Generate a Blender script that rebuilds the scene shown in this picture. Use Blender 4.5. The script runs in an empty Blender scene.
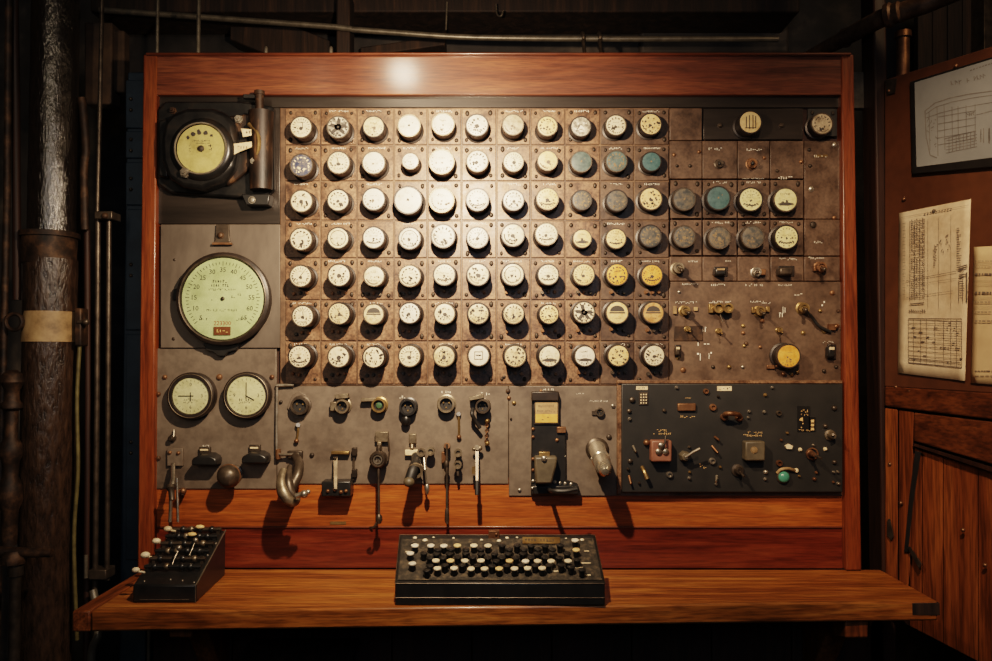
import bpy, bmesh, math, random
from mathutils import Vector, Matrix
random.seed(7)
sc = bpy.context.scene
COL = sc.collection
PI = math.pi

# ------------------------------------------------------------------ camera
F = 800.0
PITCH = math.atan(26.5 / F); YAW = math.atan(2 / F)
CAM = Vector((0, -1.6, 1.22))
RM = (Matrix.Rotation(YAW, 3, 'Z') @ Matrix.Rotation(PI / 2 + PITCH, 3, 'X'))
cd = bpy.data.cameras.new('camera'); co = bpy.data.objects.new('camera', cd); COL.objects.link(co)
co.location = CAM; co.rotation_euler = RM.to_euler()
cd.sensor_width = 36; cd.lens = F / 992 * 36; cd.clip_start = .02
sc.camera = co

def ray(px, py): return RM @ Vector(((px - 496) / F, -(py - 330.5) / F, -1))
def B(px, py, d=0.0):            # point on the vertical plane y = -d
    r = ray(px, py); t = (-d - CAM.y) / r.y
    return CAM + r * t
def Zp(px, py, z):               # point on the horizontal plane z
    r = ray(px, py); t = (z - CAM.z) / r.z
    return CAM + r * t
DU = -(ray(265, 297)).normalized(); DP = B(885, 300, -.05)
DN = DU.cross(Vector((0, 0, 1))).normalized()
if DN.x > 0: DN = -DN
def D(px, py, off=0.0):          # point on the slanted door plane
    r = ray(px, py); p0 = DP + DN * off
    t = (p0 - CAM).dot(DN) / r.dot(DN)
    return CAM + r * t
def S(d=0.0): return (1.6 - d) / F   # metres per pixel at depth d

# ------------------------------------------------------------------ mesh helpers
def bm_(): return bmesh.new()
def V(*a): return Vector(a)
def box(bm, lo, hi):
    lo, hi = Vector(lo), Vector(hi)
    a = [min(lo[i], hi[i]) for i in range(3)]; b = [max(lo[i], hi[i]) for i in range(3)]
    v = [bm.verts.new((x, y, z)) for x in (a[0], b[0]) for y in (a[1], b[1]) for z in (a[2], b[2])]
    for f in ((0,1,3,2),(4,6,7,5),(0,4,5,1),(2,3,7,6),(0,2,6,4),(1,5,7,3)): bm.faces.new([v[i] for i in f])
def hexa(bm, p):                 # p: 4 front corners then 4 back corners
    v = [bm.verts.new(q) for q in p]
    for f in ((0,1,2,3),(7,6,5,4),(0,4,5,1),(1,5,6,2),(2,6,7,3),(3,7,4,0)): bm.faces.new([v[i] for i in f])
def pbox(bm, x0, y0, x1, y1, d0, d1):   # pixel rectangle on the board extruded from depth d0 to d1 (outline true at d1)
    hexa(bm, [B(x0,y0,d1),B(x1,y0,d1),B(x1,y1,d1),B(x0,y1,d1)] and
         [Vector((q.x,-d1,q.z)) for q in (B(x0,y0,d1),B(x1,y0,d1),B(x1,y1,d1),B(x0,y1,d1))] +
         [Vector((q.x,-d0,q.z)) for q in (B(x0,y0,d1),B(x1,y0,d1),B(x1,y1,d1),B(x0,y1,d1))])
def prism(bm, pts, d0, d1):      # pixel polygon (true at d1) extruded d0..d1
    fr = [B(x, y, d1) for x, y in pts]
    a = [bm.verts.new((q.x, -d1, q.z)) for q in fr]; b = [bm.verts.new((q.x, -d0, q.z)) for q in fr]
    bm.faces.new(a); bm.faces.new(b[::-1]); n = len(a)
    for i in range(n): bm.faces.new((a[i], b[i], b[(i+1)%n], a[(i+1)%n]))
def frame(ax):
    ax = ax.normalized(); u = ax.orthogonal().normalized(); return u, ax.cross(u)
def lathe(bm, o, ax, prof, n=20, cap0=True, cap1=True):   # prof [(along, radius)]
    o, ax = Vector(o), Vector(ax).normalized(); u, w = frame(ax); rings = []
    for h, r in prof:
        rings.append([bm.verts.new(o + ax*h + (u*math.cos(2*PI*i/n) + w*math.sin(2*PI*i/n))*max(r, 1e-5)) for i in range(n)])
    for a, b in zip(rings, rings[1:]):
        for i in range(n): bm.faces.new((a[i], a[(i+1)%n], b[(i+1)%n], b[i]))
    if cap0: bm.faces.new(rings[0][::-1])
    if cap1: bm.faces.new(rings[-1])
def cyl(bm, p0, p1, r0, r1=None, n=14):
    p0, p1 = Vector(p0), Vector(p1); r1 = r0 if r1 is None else r1
    lathe(bm, p0, p1-p0, [(0, r0), ((p1-p0).length, r1)], n)
def ball(bm, c, r, n=14, sq=(1,1,1)):
    m = Matrix.Translation(c) @ Matrix.Diagonal((r*sq[0], r*sq[1], r*sq[2], 1))
    bmesh.ops.create_uvsphere(bm, u_segments=n, v_segments=max(6, n*2//3), radius=1, matrix=m)
def tube(bm, pts, r, n=10):
    pts = [Vector(p) for p in pts]; rs = r if isinstance(r, (list, tuple)) else [r]*len(pts)
    t0 = (pts[1]-pts[0]).normalized(); u = t0.orthogonal().normalized(); rings = []
    for i, p in enumerate(pts):
        t = (pts[min(i+1, len(pts)-1)] - pts[max(i-1, 0)]).normalized()
        u = (u - t*u.dot(t)).normalized(); w = t.cross(u)
        rings.append([bm.verts.new(p + (u*math.cos(2*PI*k/n) + w*math.sin(2*PI*k/n))*rs[i]) for k in range(n)])
    for a, b in zip(rings, rings[1:]):
        for k in range(n): bm.faces.new((a[k], a[(k+1)%n], b[(k+1)%n], b[k]))
    bm.faces.new(rings[0][::-1]); bm.faces.new(rings[-1])
def torus(bm, c, ax, R, r, n=28, m=8):
    c = Vector(c); u, w = frame(Vector(ax)); ax = Vector(ax).normalized(); rings = []
    for i in range(n):
        a = 2*PI*i/n; e = u*math.cos(a) + w*math.sin(a)
        rings.append([bm.verts.new(c + e*(R + r*math.cos(2*PI*k/m)) + ax*r*math.sin(2*PI*k/m)) for k in range(m)])
    for i in range(n):
        a, b = rings[i], rings[(i+1)%n]
        for k in range(m): bm.faces.new((a[k], b[k], b[(k+1)%m], a[(k+1)%m]))
def spline(pts, k=6):
    pts = [Vector(p) for p in pts]; out = []
    P = [pts[0]*2 - pts[1]] + pts + [pts[-1]*2 - pts[-2]]
    for i in range(1, len(P)-2):
        for j in range(k):
            t = j/k; a, b, c, d = P[i-1], P[i], P[i+1], P[i+2]
            out.append(.5*((2*b) + (c-a)*t + (2*a-5*b+4*c-d)*t*t + (3*b-a-3*c+d)*t**3))
    return out + [pts[-1]]

def mesh(name, bm, m, smooth=40):
    bmesh.ops.recalc_face_normals(bm, faces=bm.faces)
    me = bpy.data.meshes.new(name); bm.to_mesh(me); bm.free()
    if smooth:
        me.shade_smooth(); me.set_sharp_from_angle(angle=math.radians(smooth))
    if m: me.materials.append(m)
    return me
def root_loc(p):
    q = Vector((0,0,0))
    while p: q += p.location; p = p.parent
    return q
def obj(name, bm, m, parent=None, loc=None, bev=0, smooth=40):
    """world-space bmesh -> object; verts are moved to be relative to the thing"""
    o0 = root_loc(parent) if parent else Vector(loc if loc is not None else (0,0,0))
    bmesh.ops.translate(bm, verts=bm.verts, vec=-o0)
    o = bpy.data.objects.new(name, mesh(name, bm, m, smooth)); COL.objects.link(o)
    if parent: o.parent = parent
    else: o.location = o0
    if bev:
        b = o.modifiers.new('bevel', 'BEVEL'); b.width = bev; b.segments = 2; b.limit_method = 'ANGLE'
    return o
def tag(o, label, cat, group=None, kind=None):
    if label: o['label'] = label
    if cat: o['category'] = cat
    if group: o['group'] = group
    if kind: o['kind'] = kind
    return o
def thing(name, label, cat, loc=(0,0,0), group=None):
    o = bpy.data.objects.new(name, None); COL.objects.link(o); o.location = loc; o.empty_display_size = .02
    return tag(o, label, cat, group)
def struct(name, bm, m, **k):
    o = obj(name, bm, m, **k); o['kind'] = 'structure'; return o

# ------------------------------------------------------------------ materials
def base_mat(name):
    m = bpy.data.materials.new(name); m.use_nodes = True
    nt = m.node_tree; return m, nt, nt.nodes['Principled BSDF']
def ramp(nt, stops):
    r = nt.nodes.new('ShaderNodeValToRGB'); e = r.color_ramp.elements
    while len(e) < len(stops): e.new(.5)
    for i, (p, c) in enumerate(stops):
        e[i].position = p; e[i].color = (*c, 1)
    return r
def surf(name, cols, rough=.5, metal=0, scale=30, stretch=(1,1,1), bump=.1, coat=0, detail=6, dist=0, lo=.3, hi=.7, spec=.5, rvar=.0, fine=0, vary=0, bdist=.002):
    m, nt, p = base_mat(name); N = nt.nodes; L = nt.links
    tc = N.new('ShaderNodeTexCoord'); mp = N.new('ShaderNodeMapping'); mp.inputs['Scale'].default_value = stretch
    L.new(tc.outputs['Object'], mp.inputs['Vector'])
    vec = mp.outputs['Vector']
    if vary:
        oi = N.new('ShaderNodeObjectInfo'); va = N.new('ShaderNodeVectorMath'); va.operation = 'ADD'
        mu = N.new('ShaderNodeMath'); mu.operation = 'MULTIPLY'; mu.inputs[1].default_value = 37
        L.new(oi.outputs['Random'], mu.inputs[0]); L.new(vec, va.inputs[0]); L.new(mu.outputs[0], va.inputs[1]); vec = va.outputs[0]
    no = N.new('ShaderNodeTexNoise'); no.inputs['Scale'].default_value = scale; no.inputs['Detail'].default_value = detail
    no.inputs['Roughness'].default_value = .62; no.inputs['Distortion'].default_value = dist
    L.new(vec, no.inputs['Vector'])
    k = len(cols); r = ramp(nt, [(lo + (hi-lo)*i/max(1, k-1), c) for i, c in enumerate(cols)])
    L.new(no.outputs['Fac'], r.inputs['Fac'])
    col = r.outputs['Color']
    if fine:
        n2 = N.new('ShaderNodeTexNoise'); n2.inputs['Scale'].default_value = scale*7; n2.inputs['Detail'].default_value = 3
        L.new(vec, n2.inputs['Vector'])
        r2 = ramp(nt, [(.35, (1-fine,)*3), (.6, (1,1,1))]); L.new(n2.outputs['Fac'], r2.inputs['Fac'])
        mx = N.new('ShaderNodeMix'); mx.data_type = 'RGBA'; mx.blend_type = 'MULTIPLY'; mx.inputs['Factor'].default_value = 1
        L.new(col, mx.inputs['A']); L.new(r2.outputs['Color'], mx.inputs['B']); col = mx.outputs['Result']
    L.new(col, p.inputs['Base Color'])
    p.inputs['Roughness'].default_value = rough; p.inputs['Metallic'].default_value = metal
    p.inputs['Specular IOR Level'].default_value = spec
    if rvar:
        mr = N.new('ShaderNodeMapRange'); mr.inputs['To Min'].default_value = max(.03, rough-rvar); mr.inputs['To Max'].default_value = min(1, rough+rvar)
        mr.inputs['From Min'].default_value = .3; mr.inputs['From Max'].default_value = .7
        L.new(no.outputs['Fac'], mr.inputs['Value']); L.new(mr.outputs[0], p.inputs['Roughness'])
    if coat:
        p.inputs['Coat Weight'].default_value = coat*.8; p.inputs['Coat Roughness'].default_value = .16
    if bump:
        b = N.new('ShaderNodeBump'); b.inputs['Strength'].default_value = bump; b.inputs['Distance'].default_value = bdist
        L.new(no.outputs['Fac'], b.inputs['Height']); L.new(b.outputs[0], p.inputs['Normal'])
    return m
def wood(name, c1, c2, c3, along='x', scale=14, rough=.4, coat=.5, bump=.15, fine=.35):
    st = {'x': (.07, 1, 1), 'z': (1, 1, .07), 'y': (1, .07, 1)}[along]
    return surf(name, [c1, c2, c3], rough, 0, scale*2.6, st, bump, coat, 12, .9, .24, .76, .4, .06, fine)

M = {}
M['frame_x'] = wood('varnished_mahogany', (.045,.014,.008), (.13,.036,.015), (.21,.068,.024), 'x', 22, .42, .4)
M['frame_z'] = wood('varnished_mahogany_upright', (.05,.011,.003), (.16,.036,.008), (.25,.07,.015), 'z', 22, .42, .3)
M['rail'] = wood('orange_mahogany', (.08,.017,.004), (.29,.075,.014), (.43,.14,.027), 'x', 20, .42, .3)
M['kick'] = wood('red_mahogany', (.035,.007,.004), (.12,.021,.008), (.20,.045,.014), 'x', 18, .33, .5)
M['desk'] = wood('oak_desk', (.08,.02,.004), (.31,.105,.02), (.52,.22,.05), 'x', 17, .4, .25, .22, .5)
M['desk_end'] = wood('oak_desk_end', (.05,.013,.003), (.2,.06,.013), (.34,.12,.03), 'y', 17, .45, .1, .22, .5)
M['darkwood'] = wood('dark_wood', (.008,.003,.0015), (.03,.010,.004), (.055,.02,.007), 'z', 14, .6, 0)
M['doorwood'] = wood('door_wood', (.03,.008,.003), (.19,.055,.013), (.36,.12,.028), 'z', 12, .5, .1, .25, .5)
M['doorwood_x'] = wood('door_wood_rail', (.03,.009,.003), (.11,.034,.009), (.19,.062,.015), 'y', 12, .5, .1, .25, .5)
M['doorply'] = surf('door_plywood', [(.07,.025,.009), (.105,.038,.013)], .6, 0, 6, bump=.05, fine=.15)
M['panel'] = surf('aged_brown_panel', [(.04,.02,.01), (.10,.055,.03), (.17,.10,.055)], .5, .15, 16, bump=.06, fine=.28, rvar=.1)
M['plate'] = surf('aged_tan_plate', [(.06,.028,.014), (.19,.10,.053), (.27,.155,.085)], .42, .15, 34, bump=.14, fine=.5, rvar=.1, vary=1)
M['plate_r'] = surf('brown_bakelite_plate', [(.035,.02,.012), (.088,.052,.032), (.125,.076,.048)], .45, .1, 28, bump=.08, fine=.3, rvar=.1, vary=1)
M['panel_r'] = surf('brown_bakelite_panel', [(.05,.03,.018), (.092,.056,.035), (.125,.079,.05)], .5, .1, 20, bump=.06, fine=.25, rvar=.1)
M['grey'] = surf('grey_painted_steel', [(.072,.056,.043), (.105,.083,.065), (.13,.104,.081)], .5, .2, 9, (1,1,.4), .05, fine=.15, rvar=.08)
M['grey2'] = surf('worn_grey_steel', [(.085,.063,.047), (.13,.10,.075), (.16,.125,.094)], .5, .2, 12, bump=.06, fine=.2, rvar=.08)
M['header'] = surf('dark_steel_strip', [(.02,.016,.013), (.045,.036,.030)], .34, .4, 20, (.1,1,1), .08, fine=.15)
M['blackpanel'] = surf('black_painted_panel', [(.012,.012,.011), (.022,.021,.019)], .5, .1, 20, bump=.05)
M['black'] = surf('black_enamel', [(.008,.008,.008), (.018,.017,.016)], .35, .1, 40, bump=.06)
M['housing'] = surf('dark_gauge_housing', [(.012,.010,.009), (.035,.025,.019)], .4, .3, 40, bump=.1)
M['cast'] = surf('black_cast_iron', [(.005,.005,.0055), (.014,.0135,.013), (.04,.026,.016)], .3, .2, 22, bump=.3, lo=.35, hi=.8)
M['rust'] = surf('rusty_brown_iron', [(.006,.0035,.002), (.030,.015,.007), (.11,.058,.027)], .6, .3, 35, bump=.4)
M['rustpipe'] = surf('rusty_brown_pipe', [(.03,.014,.007), (.11,.058,.03), (.2,.12,.065)], .5, .3, 35, bump=.4)
M['tar'] = surf('tarred_pipe_coating', [(.006,.0045,.0035), (.02,.013,.009)], .2, 0, 210, (1,1,.3), .8, detail=3, spec=.8, bdist=.0024)
M['tar2'] = surf('brown_tarred_casing', [(.012,.007,.004), (.035,.02,.012), (.06,.035,.02)], .27, 0, 100, (1,1,.3), 1.0, detail=5, bdist=.004)
M['streak'] = surf('streaked_black_iron', [(.005,.004,.003), (.022,.012,.007), (.17,.09,.042)], .5, .2, 45, (1,1,.3), .4, lo=.36, hi=.74)
M['brass'] = surf('old_brass', [(.13,.075,.028), (.36,.24,.10)], .38, .75, 40, bump=.15)
M['copper'] = surf('old_copper', [(.09,.04,.02), (.27,.14,.07)], .45, .7, 40, bump=.15)
M['steel'] = surf('worn_steel', [(.2,.17,.13), (.46,.41,.34)], .33, .85, 50, bump=.12)
M['chrome'] = surf('nickel_plate', [(.42,.37,.29), (.75,.68,.56)], .22, .85, 20, bump=.05)
M['dkmetal'] = surf('dark_worn_metal', [(.03,.022,.016), (.11,.085,.062)], .4, .6, 40, bump=.2)
M['conduit'] = surf('dull_conduit', [(.09,.078,.06), (.2,.175,.135)], .4, .5, 40, bump=.1)
M['screw'] = surf('dark_screw', [(.012,.009,.007), (.05,.035,.022)], .5, .5, 60, bump=.1)
M['rubber'] = surf('black_rubber', [(.006,.006,.006), (.014,.013,.012)], .55, 0, 40, bump=.1)
M['socketmetal'] = surf('tarnished_socket', [(.10,.075,.05), (.30,.24,.165)], .4, .7, 60, bump=.2)
M['label'] = surf('cream_label', [(.5,.38,.22), (.72,.60,.40)], .6, 0, 90, bump=0)
M['white_ink'] = surf('white_lettering', [(.6,.55,.45), (.8,.76,.66)], .6, 0, 60, bump=0)
M['gold_ink'] = surf('gold_lettering', [(.5,.3,.11), (.65,.44,.2)], .6, 0, 60, bump=0)
M['dull_gold'] = surf('dull_gold_marks', [(.12,.075,.035), (.22,.15,.08)], .6, 0, 60, bump=0)
M['ink'] = surf('black_ink', [(.02,.016,.012), (.05,.04,.03)], .6, 0, 60, bump=0)
M['pencil'] = surf('pencil_line', [(.12,.11,.10), (.2,.19,.17)], .7, 0, 60, bump=0)
M['print'] = surf('printed_ink', [(.10,.08,.06), (.17,.14,.11)], .7, 0, 60, bump=0)
M['redink'] = surf('red_ink', [(.25,.03,.015), (.3,.05,.02)], .6, 0, 60, bump=0)
M['faint'] = surf('faded_ink', [(.08,.055,.035), (.14,.10,.07)], .6, 0, 60, bump=0)
def dialm(n, a, b, c): M['dial_'+n] = surf('dial_'+n, [a, b, c], .42, 0, 2.6, bump=.02, lo=.25, hi=.58, vary=1, fine=.16)
dialm('white', (.42,.33,.22), (.64,.57,.45), (.70,.64,.52))
dialm('cream', (.36,.26,.14), (.60,.50,.33), (.67,.58,.41))
dialm('yellow', (.34,.19,.07), (.58,.40,.17), (.66,.49,.24))
dialm('amber', (.36,.14,.02), (.58,.27,.04), (.64,.35,.07))
dialm('lime', (.36,.29,.12), (.57,.51,.24), (.63,.58,.31))
M['dial_green'] = surf('green_dial', [(.28,.32,.16), (.44,.49,.28), (.49,.54,.33)], .45, 0, 14, bump=.02, fine=.06)
M['dial_olive'] = surf('olive_dial', [(.26,.22,.07), (.38,.33,.12), (.44,.385,.16)], .45, 0, 40, bump=.02, fine=.1)
M['dial_twin'] = surf('pale_dial', [(.42,.37,.2), (.58,.53,.34), (.64,.59,.40)], .45, 0, 30, bump=.02, fine=.1)
dialm('tan', (.18,.11,.05), (.46,.35,.19), (.60,.48,.29))
dialm('worn', (.10,.07,.04), (.30,.23,.14), (.44,.35,.23))
dialm('dark', (.03,.028,.025), (.16,.14,.11), (.5,.45,.35))
dialm('teal', (.03,.042,.038), (.05,.078,.074), (.085,.12,.11))
dialm('blue', (.02,.045,.048), (.033,.08,.085), (.055,.11,.112))
dialm('slate', (.02,.021,.02), (.042,.046,.045), (.11,.09,.065))
dialm('navy', (.015,.02,.045), (.03,.042,.085), (.12,.11,.11))
dialm('bulb', (.16,.07,.02), (.34,.17,.05), (.5,.3,.12))
M['paper'] = surf('aged_paper', [(.50,.36,.21), (.68,.53,.34), (.74,.60,.40)], .8, 0, 14, bump=.05, fine=.08)
M['paper2'] = surf('yellow_paper', [(.52,.37,.20), (.68,.51,.28)], .8, 0, 14, bump=.05)
M['board'] = surf('grey_drawing_sheet', [(.20,.21,.205), (.27,.28,.27)], .45, 0, 8, bump=.02)
M['wall'] = surf('sooty_wall', [(.006,.005,.0045), (.025,.021,.018), (.10,.08,.062)], .7, 0, 9, bump=.8, detail=10, lo=.3, hi=.78)
M['ceil'] = surf('sooty_ceiling', [(.01,.008,.006), (.03,.022,.016)], .8, 0, 9, bump=.5)
M['floor'] = surf('dark_floor', [(.01,.007,.005), (.03,.02,.012)], .6, 0, 12, bump=.3)
M['beam'] = wood('sooty_beam', (.006,.0035,.002), (.022,.012,.007), (.06,.032,.017), 'z', 14, .7, 0, .5)
M['canvas'] = surf('stained_canvas', [(.015,.008,.004), (.045,.025,.012), (.075,.045,.022)], .8, 0, 18, bump=.4)
M['bluesteel'] = surf('blue_steel_cabinet', [(.012,.024,.040), (.025,.045,.068)], .45, .1, 20, bump=.1)
M['yellowcable'] = surf('grimy_yellow_cable', [(.05,.04,.012), (.13,.11,.04)], .5, 0, 40, bump=.2)
M['tagband'] = surf('faded_tan_band', [(.10,.06,.025), (.28,.18,.085), (.38,.26,.13)], .55, 0, 30, bump=.2)
M['dimgreen'] = surf('dim_green_lens', [(.02,.05,.03), (.05,.10,.05)], .25, 0, 20, bump=0)
M['greenlens'] = surf('green_lens', [(.05,.20,.14), (.08,.30,.21)], .25, 0, 20, bump=0)
M['amberwin'] = surf('amber_window', [(.45,.25,.05), (.6,.38,.1)], .4, 0, 60, bump=0)
M['redwin'] = surf('brown_counter_window', [(.10,.03,.012), (.16,.05,.02)], .4, 0, 90, bump=0)
M['leather'] = surf('red_brown_block', [(.13,.05,.03), (.25,.11,.07)], .5, 0, 40, bump=.15)
M['khaki'] = surf('khaki_block', [(.05,.04,.025), (.10,.08,.05)], .5, 0, 40, bump=.15)
def glassm():
    m, nt, p = base_mat('gauge_glass'); N = nt.nodes; L = nt.links
    tr = N.new('ShaderNodeBsdfTransparent'); tr.inputs[0].default_value = (.93,.97,.92,1); gl = N.new('ShaderNodeBsdfGlossy'); gl.inputs['Roughness'].default_value = .08
    mx = N.new('ShaderNodeMixShader'); mx.inputs[0].default_value = .05
    L.new(tr.outputs[0], mx.inputs[1]); L.new(gl.outputs[0], mx.inputs[2])
    L.new(mx.outputs[0], N['Material Output'].inputs['Surface']); return m
M['glass'] = glassm()

# ------------------------------------------------------------------ lettering
def text_into(bm, s, c, size, right=Vector((1,0,0)), up=Vector((0,0,1))):
    cu = bpy.data.curves.new('lettering', 'FONT'); cu.body = s; cu.size = size; cu.align_x = 'CENTER'; cu.align_y = 'CENTER'; cu.resolution_u = 2
    o = bpy.data.objects.new('lettering', cu); me = bpy.data.meshes.new_from_object(o)
    nrm = right.cross(up); mt = Matrix(((right.x, up.x, nrm.x, c.x), (right.y, up.y, nrm.y, c.y), (right.z, up.z, nrm.z, c.z), (0,0,0,1)))
    me.transform(mt); bm.from_mesh(me)
    bpy.data.objects.remove(o); bpy.data.curves.remove(cu); bpy.data.meshes.remove(me)
def quad(bm, c, w, h, right=Vector((1,0,0)), up=Vector((0,0,1)), rot=0):
    r = right*math.cos(rot) + up*math.sin(rot); u = up*math.cos(rot) - right*math.sin(rot)
    bm.faces.new([bm.verts.new(c + r*w*sx*.5 + u*h*sz*.5) for sx, sz in ((-1,-1),(1,-1),(1,1),(-1,1))])
def scrawl(bm, c, w, h, rng, right=Vector((1,0,0)), up=Vector((0,0,1)), dens=1.0):
    """worn illegible lettering: a run of little strokes"""
    n = max(2, int(w/h*1.3*dens)); st = w/n
    for i in range(n):
        if rng.random() < .12: continue
        x = -w/2 + st*(i+.5); k = rng.random()
        if k < .55: quad(bm, c + right*x, st*.28, h*rng.uniform(.7,1), right, up)
        if k > .3: quad(bm, c + right*(x+st*.1) + up*h*rng.choice((-.4,0,.4)), st*.7, h*.22, right, up)
X, Z = Vector((1,0,0)), Vector((0,0,1))
OUT = Vector((0,-1,0))
def pscrawl(bm, px, py, w, h, d, rng): scrawl(bm, B(px,py,d), w*S(d), h*S(d), rng)

# ================================================================== SETTING
def wall(name, lo, hi, m):
    bm = bm_(); box(bm, lo, hi); return struct(name, bm, m, smooth=0)
wall('floor', (-2,-2.6,-.05), (2,.62,0), M['floor'])
wall('wall_back', (-2,.52,0), (2,.62,2.6), M['wall'])
wall('wall_left', (-1.75,-2.6,0), (-1.65,.52,2.6), M['wall'])
wall('wall_right', (1.65,-2.6,0), (1.75,.52,2.6), M['wall'])
wall('wall_front', (-2,-2.7,0), (2,-2.6,2.6), M['wall'])
wall('ceiling', (-2,-2.6,2.6), (2,.62,2.7), M['ceil'])

SHZ = .80   # desk top height
# ------------------------------------------------------------------ control board casing
BL = B(137, 560).x; BR = B(862, 560).x
cb = thing('control_board', 'large mahogany framed control board of brown steel panels standing behind the desk', 'control board', (0, .03, SHZ))
def stile(name, xs):
    bm = bm_(); (a, b, c, d) = xs
    fr = [B(a,54,.014), B(b,54,.014), B(d,568,.014), B(c,568,.014)]
    fr[2].z = fr[3].z = SHZ + .001
    hexa(bm, fr + [Vector((q.x, .06, q.z)) for q in fr]); return obj(name, bm, M['frame_z'], cb, bev=.003)
stile('frame_stile', (143,157,137,153)); stile('frame_stile', (841,854,846,862))
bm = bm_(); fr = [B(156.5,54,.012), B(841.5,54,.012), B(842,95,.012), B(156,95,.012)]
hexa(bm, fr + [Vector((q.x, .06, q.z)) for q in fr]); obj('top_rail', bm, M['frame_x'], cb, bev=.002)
bm = bm_(); pbox(bm, 145, 52, 852, 55, -.06, .020); obj('top_cap', bm, M['frame_x'], cb, bev=.003)
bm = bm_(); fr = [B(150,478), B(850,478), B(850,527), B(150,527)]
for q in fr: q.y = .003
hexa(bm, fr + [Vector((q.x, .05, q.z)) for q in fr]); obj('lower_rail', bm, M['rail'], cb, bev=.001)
bm = bm_(); pbox(bm, 153, 526.3, 846, 528.3, -.03, -.001); obj('moulding_lip', bm, M['frame_x'], cb, bev=.001)
bm = bm_(); a = B(152,528); b = B(847,528); box(bm, (a.x,.004,SHZ+.001), (b.x,.05,a.z)); obj('kick_board', bm, M['kick'], cb)
bm = bm_(); a = B(150,94); b = B(850,486); box(bm, (a.x,.008,b.z), (b.x,.05,a.z)); obj('backing_panel', bm, M['darkwood'], cb)
def panel(name, x0, y0, x1, y1, mk, d0=-.008, d1=0.0, bev=.0012, parent=None):
    bm = bm_(); pbox(bm, x0, y0, x1, y1, d0, d1); return obj(name, bm, M[mk], parent or cb, bev=bev)
panel('header_strip', 156, 95.5, 842, 107.6, 'header')
panel('steel_panel', 158, 107.6, 280, 224, 'header')
panel('steel_panel', 160.5, 224.3, 280, 348, 'grey', d1=.004)
panel('steel_panel', 154, 348.3, 276.5, 489, 'grey2')
panel('backing_plate', 280, 107.8, 669.3, 386, 'panel', d1=.0002)
panel('steel_panel', 276.8, 386, 508.5, 484, 'grey2')
panel('steel_panel', 508.8, 386, 669, 496, 'grey2', d1=.0008)
panel('bakelite_panel', 669.3, 281.6, 841, 386, 'panel_r', d1=.001)
panel('bakelite_panel', 669, 386, 843.5, 496, 'panel_r', d1=-.001)
for c in ((669.6,108,702,140.2), (669.6,140.8,702,178.6), (702.6,140.8,737.2,178.6), (737.8,140.8,769.6,178.6), (770.2,140.8,803.8,178.6),
          (804.4,140.8,840,219), (804.4,219.4,840,255.8), (669.6,256.6,702,281), (702.6,256.6,737,281), (737.6,256.6,770,281), (770.6,256.6,803.8,281), (804.4,256.6,840,281)):
    panel('blank_plate', *c, 'plate_r', d1=.0015)
# screws and scrap lettering on the casing
rng = random.Random(3)
def stud(parent, px, py, r, h=.004, mk='screw', d=0.0, name='screw'):
    bm = bm_(); q = B(px, py, d); s = S(d)*r
    lathe(bm, q, OUT, [(0, s*1.2), (h*.3, s*1.2), (h*.3, s), (h*.8, s*.9), (h, s*.5)], 10)
    return obj(name, bm, M[mk], parent)
for x, y, r, mk in ((165,377,2,'copper'),(158.5,394,2,'copper'),(219.5,377,2.6,'copper'),(272,377,2,'copper'),(158.5,458,2,'rust'),(175,260,1.6,'screw'),(174,339,2,'screw'),
          (312,455,2,'screw'),(281,402,1.5,'screw'),(504,377,1.8,'screw'),(508,391,2,'rust'),(509,398,1.7,'copper'),(514,403,1.8,'brass'),(511,419,1,'screw'),
          (519.5,490,1.6,'steel'),(613,406,2,'steel'),(609,437,2.4,'dkmetal'),(832,293,2.2,'copper'),(837,326,2,'copper'),(824,331,2.4,'brass'),(830,345,1.8,'screw'),
          (838,311,1.6,'rust'),(813,225,3,'screw'),(834,145,2,'steel'),(809,150,1.7,'screw'),(810,166,1.7,'screw'),(811,189,2.3,'steel'),(834,218,1.8,'copper'),
          (801,162,1.8,'copper'),(777,171,1.6,'screw'),(764,158,1.6,'copper'),(746,343.5,1.8,'rust'),(760,347,1.5,'copper'),(713,367,1.6,'screw'),(729,367,1.8,'brass'),
          (742.5,367,1.5,'steel'),(744,346,1.5,'brass'),(762,321,2,'copper'),(743,326,1.7,'brass'),(743,333,1.7,'copper'),(803,333,2,'brass'),(820,311,1.7,'brass'),(824,371,1.8,'screw'),
          (836,367,1.6,'screw'),(674,155,1.6,'copper'),(677,166,1.4,'screw'),(690,166,1.6,'screw'),(699,152,1.7,'copper'),(679,292,1.4,'steel'),(683,370,2.4,'copper'),(678,358,1.8,'brass')):
    stud(cb, x, y, r, .004, mk, .001)
def letters(x, y, w, h, d):
    bm = bm_(); pscrawl(bm, x, y, w, h, d, rng); obj('stencilled_lettering', bm, M['white_ink'], cb, smooth=0)
for x, y, w, h in ((715,149,14,2.6),(754,149.5,16,2.6),(785,178,15,3),(753,178.5,22,1),(690,284,16,1.6),(718,285,15,2.2),(754,285,18,2.2),(785,285,14,1.6),(693,261.5,10,1.6),(728,261,6,2),
          (788,259,18,2),(816,258,16,2.4),(798,295,9,3),(720,302,22,2),(757,301.5,14,1.8),(766,303,9,1.6),(686,302.5,22,1.8),(818,242,9,2.2),(828,342,11,1.6),(703,344,13,4),(688,336,5,1.8),
          (820,156,13,2.4),(699,357,5,8),(710,356,4,8),(784,310,4,7),(823,302,4,8),(704,329.5,5,5),(781,315,5,5)):
    letters(x, y, w, h, .0022)
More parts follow.
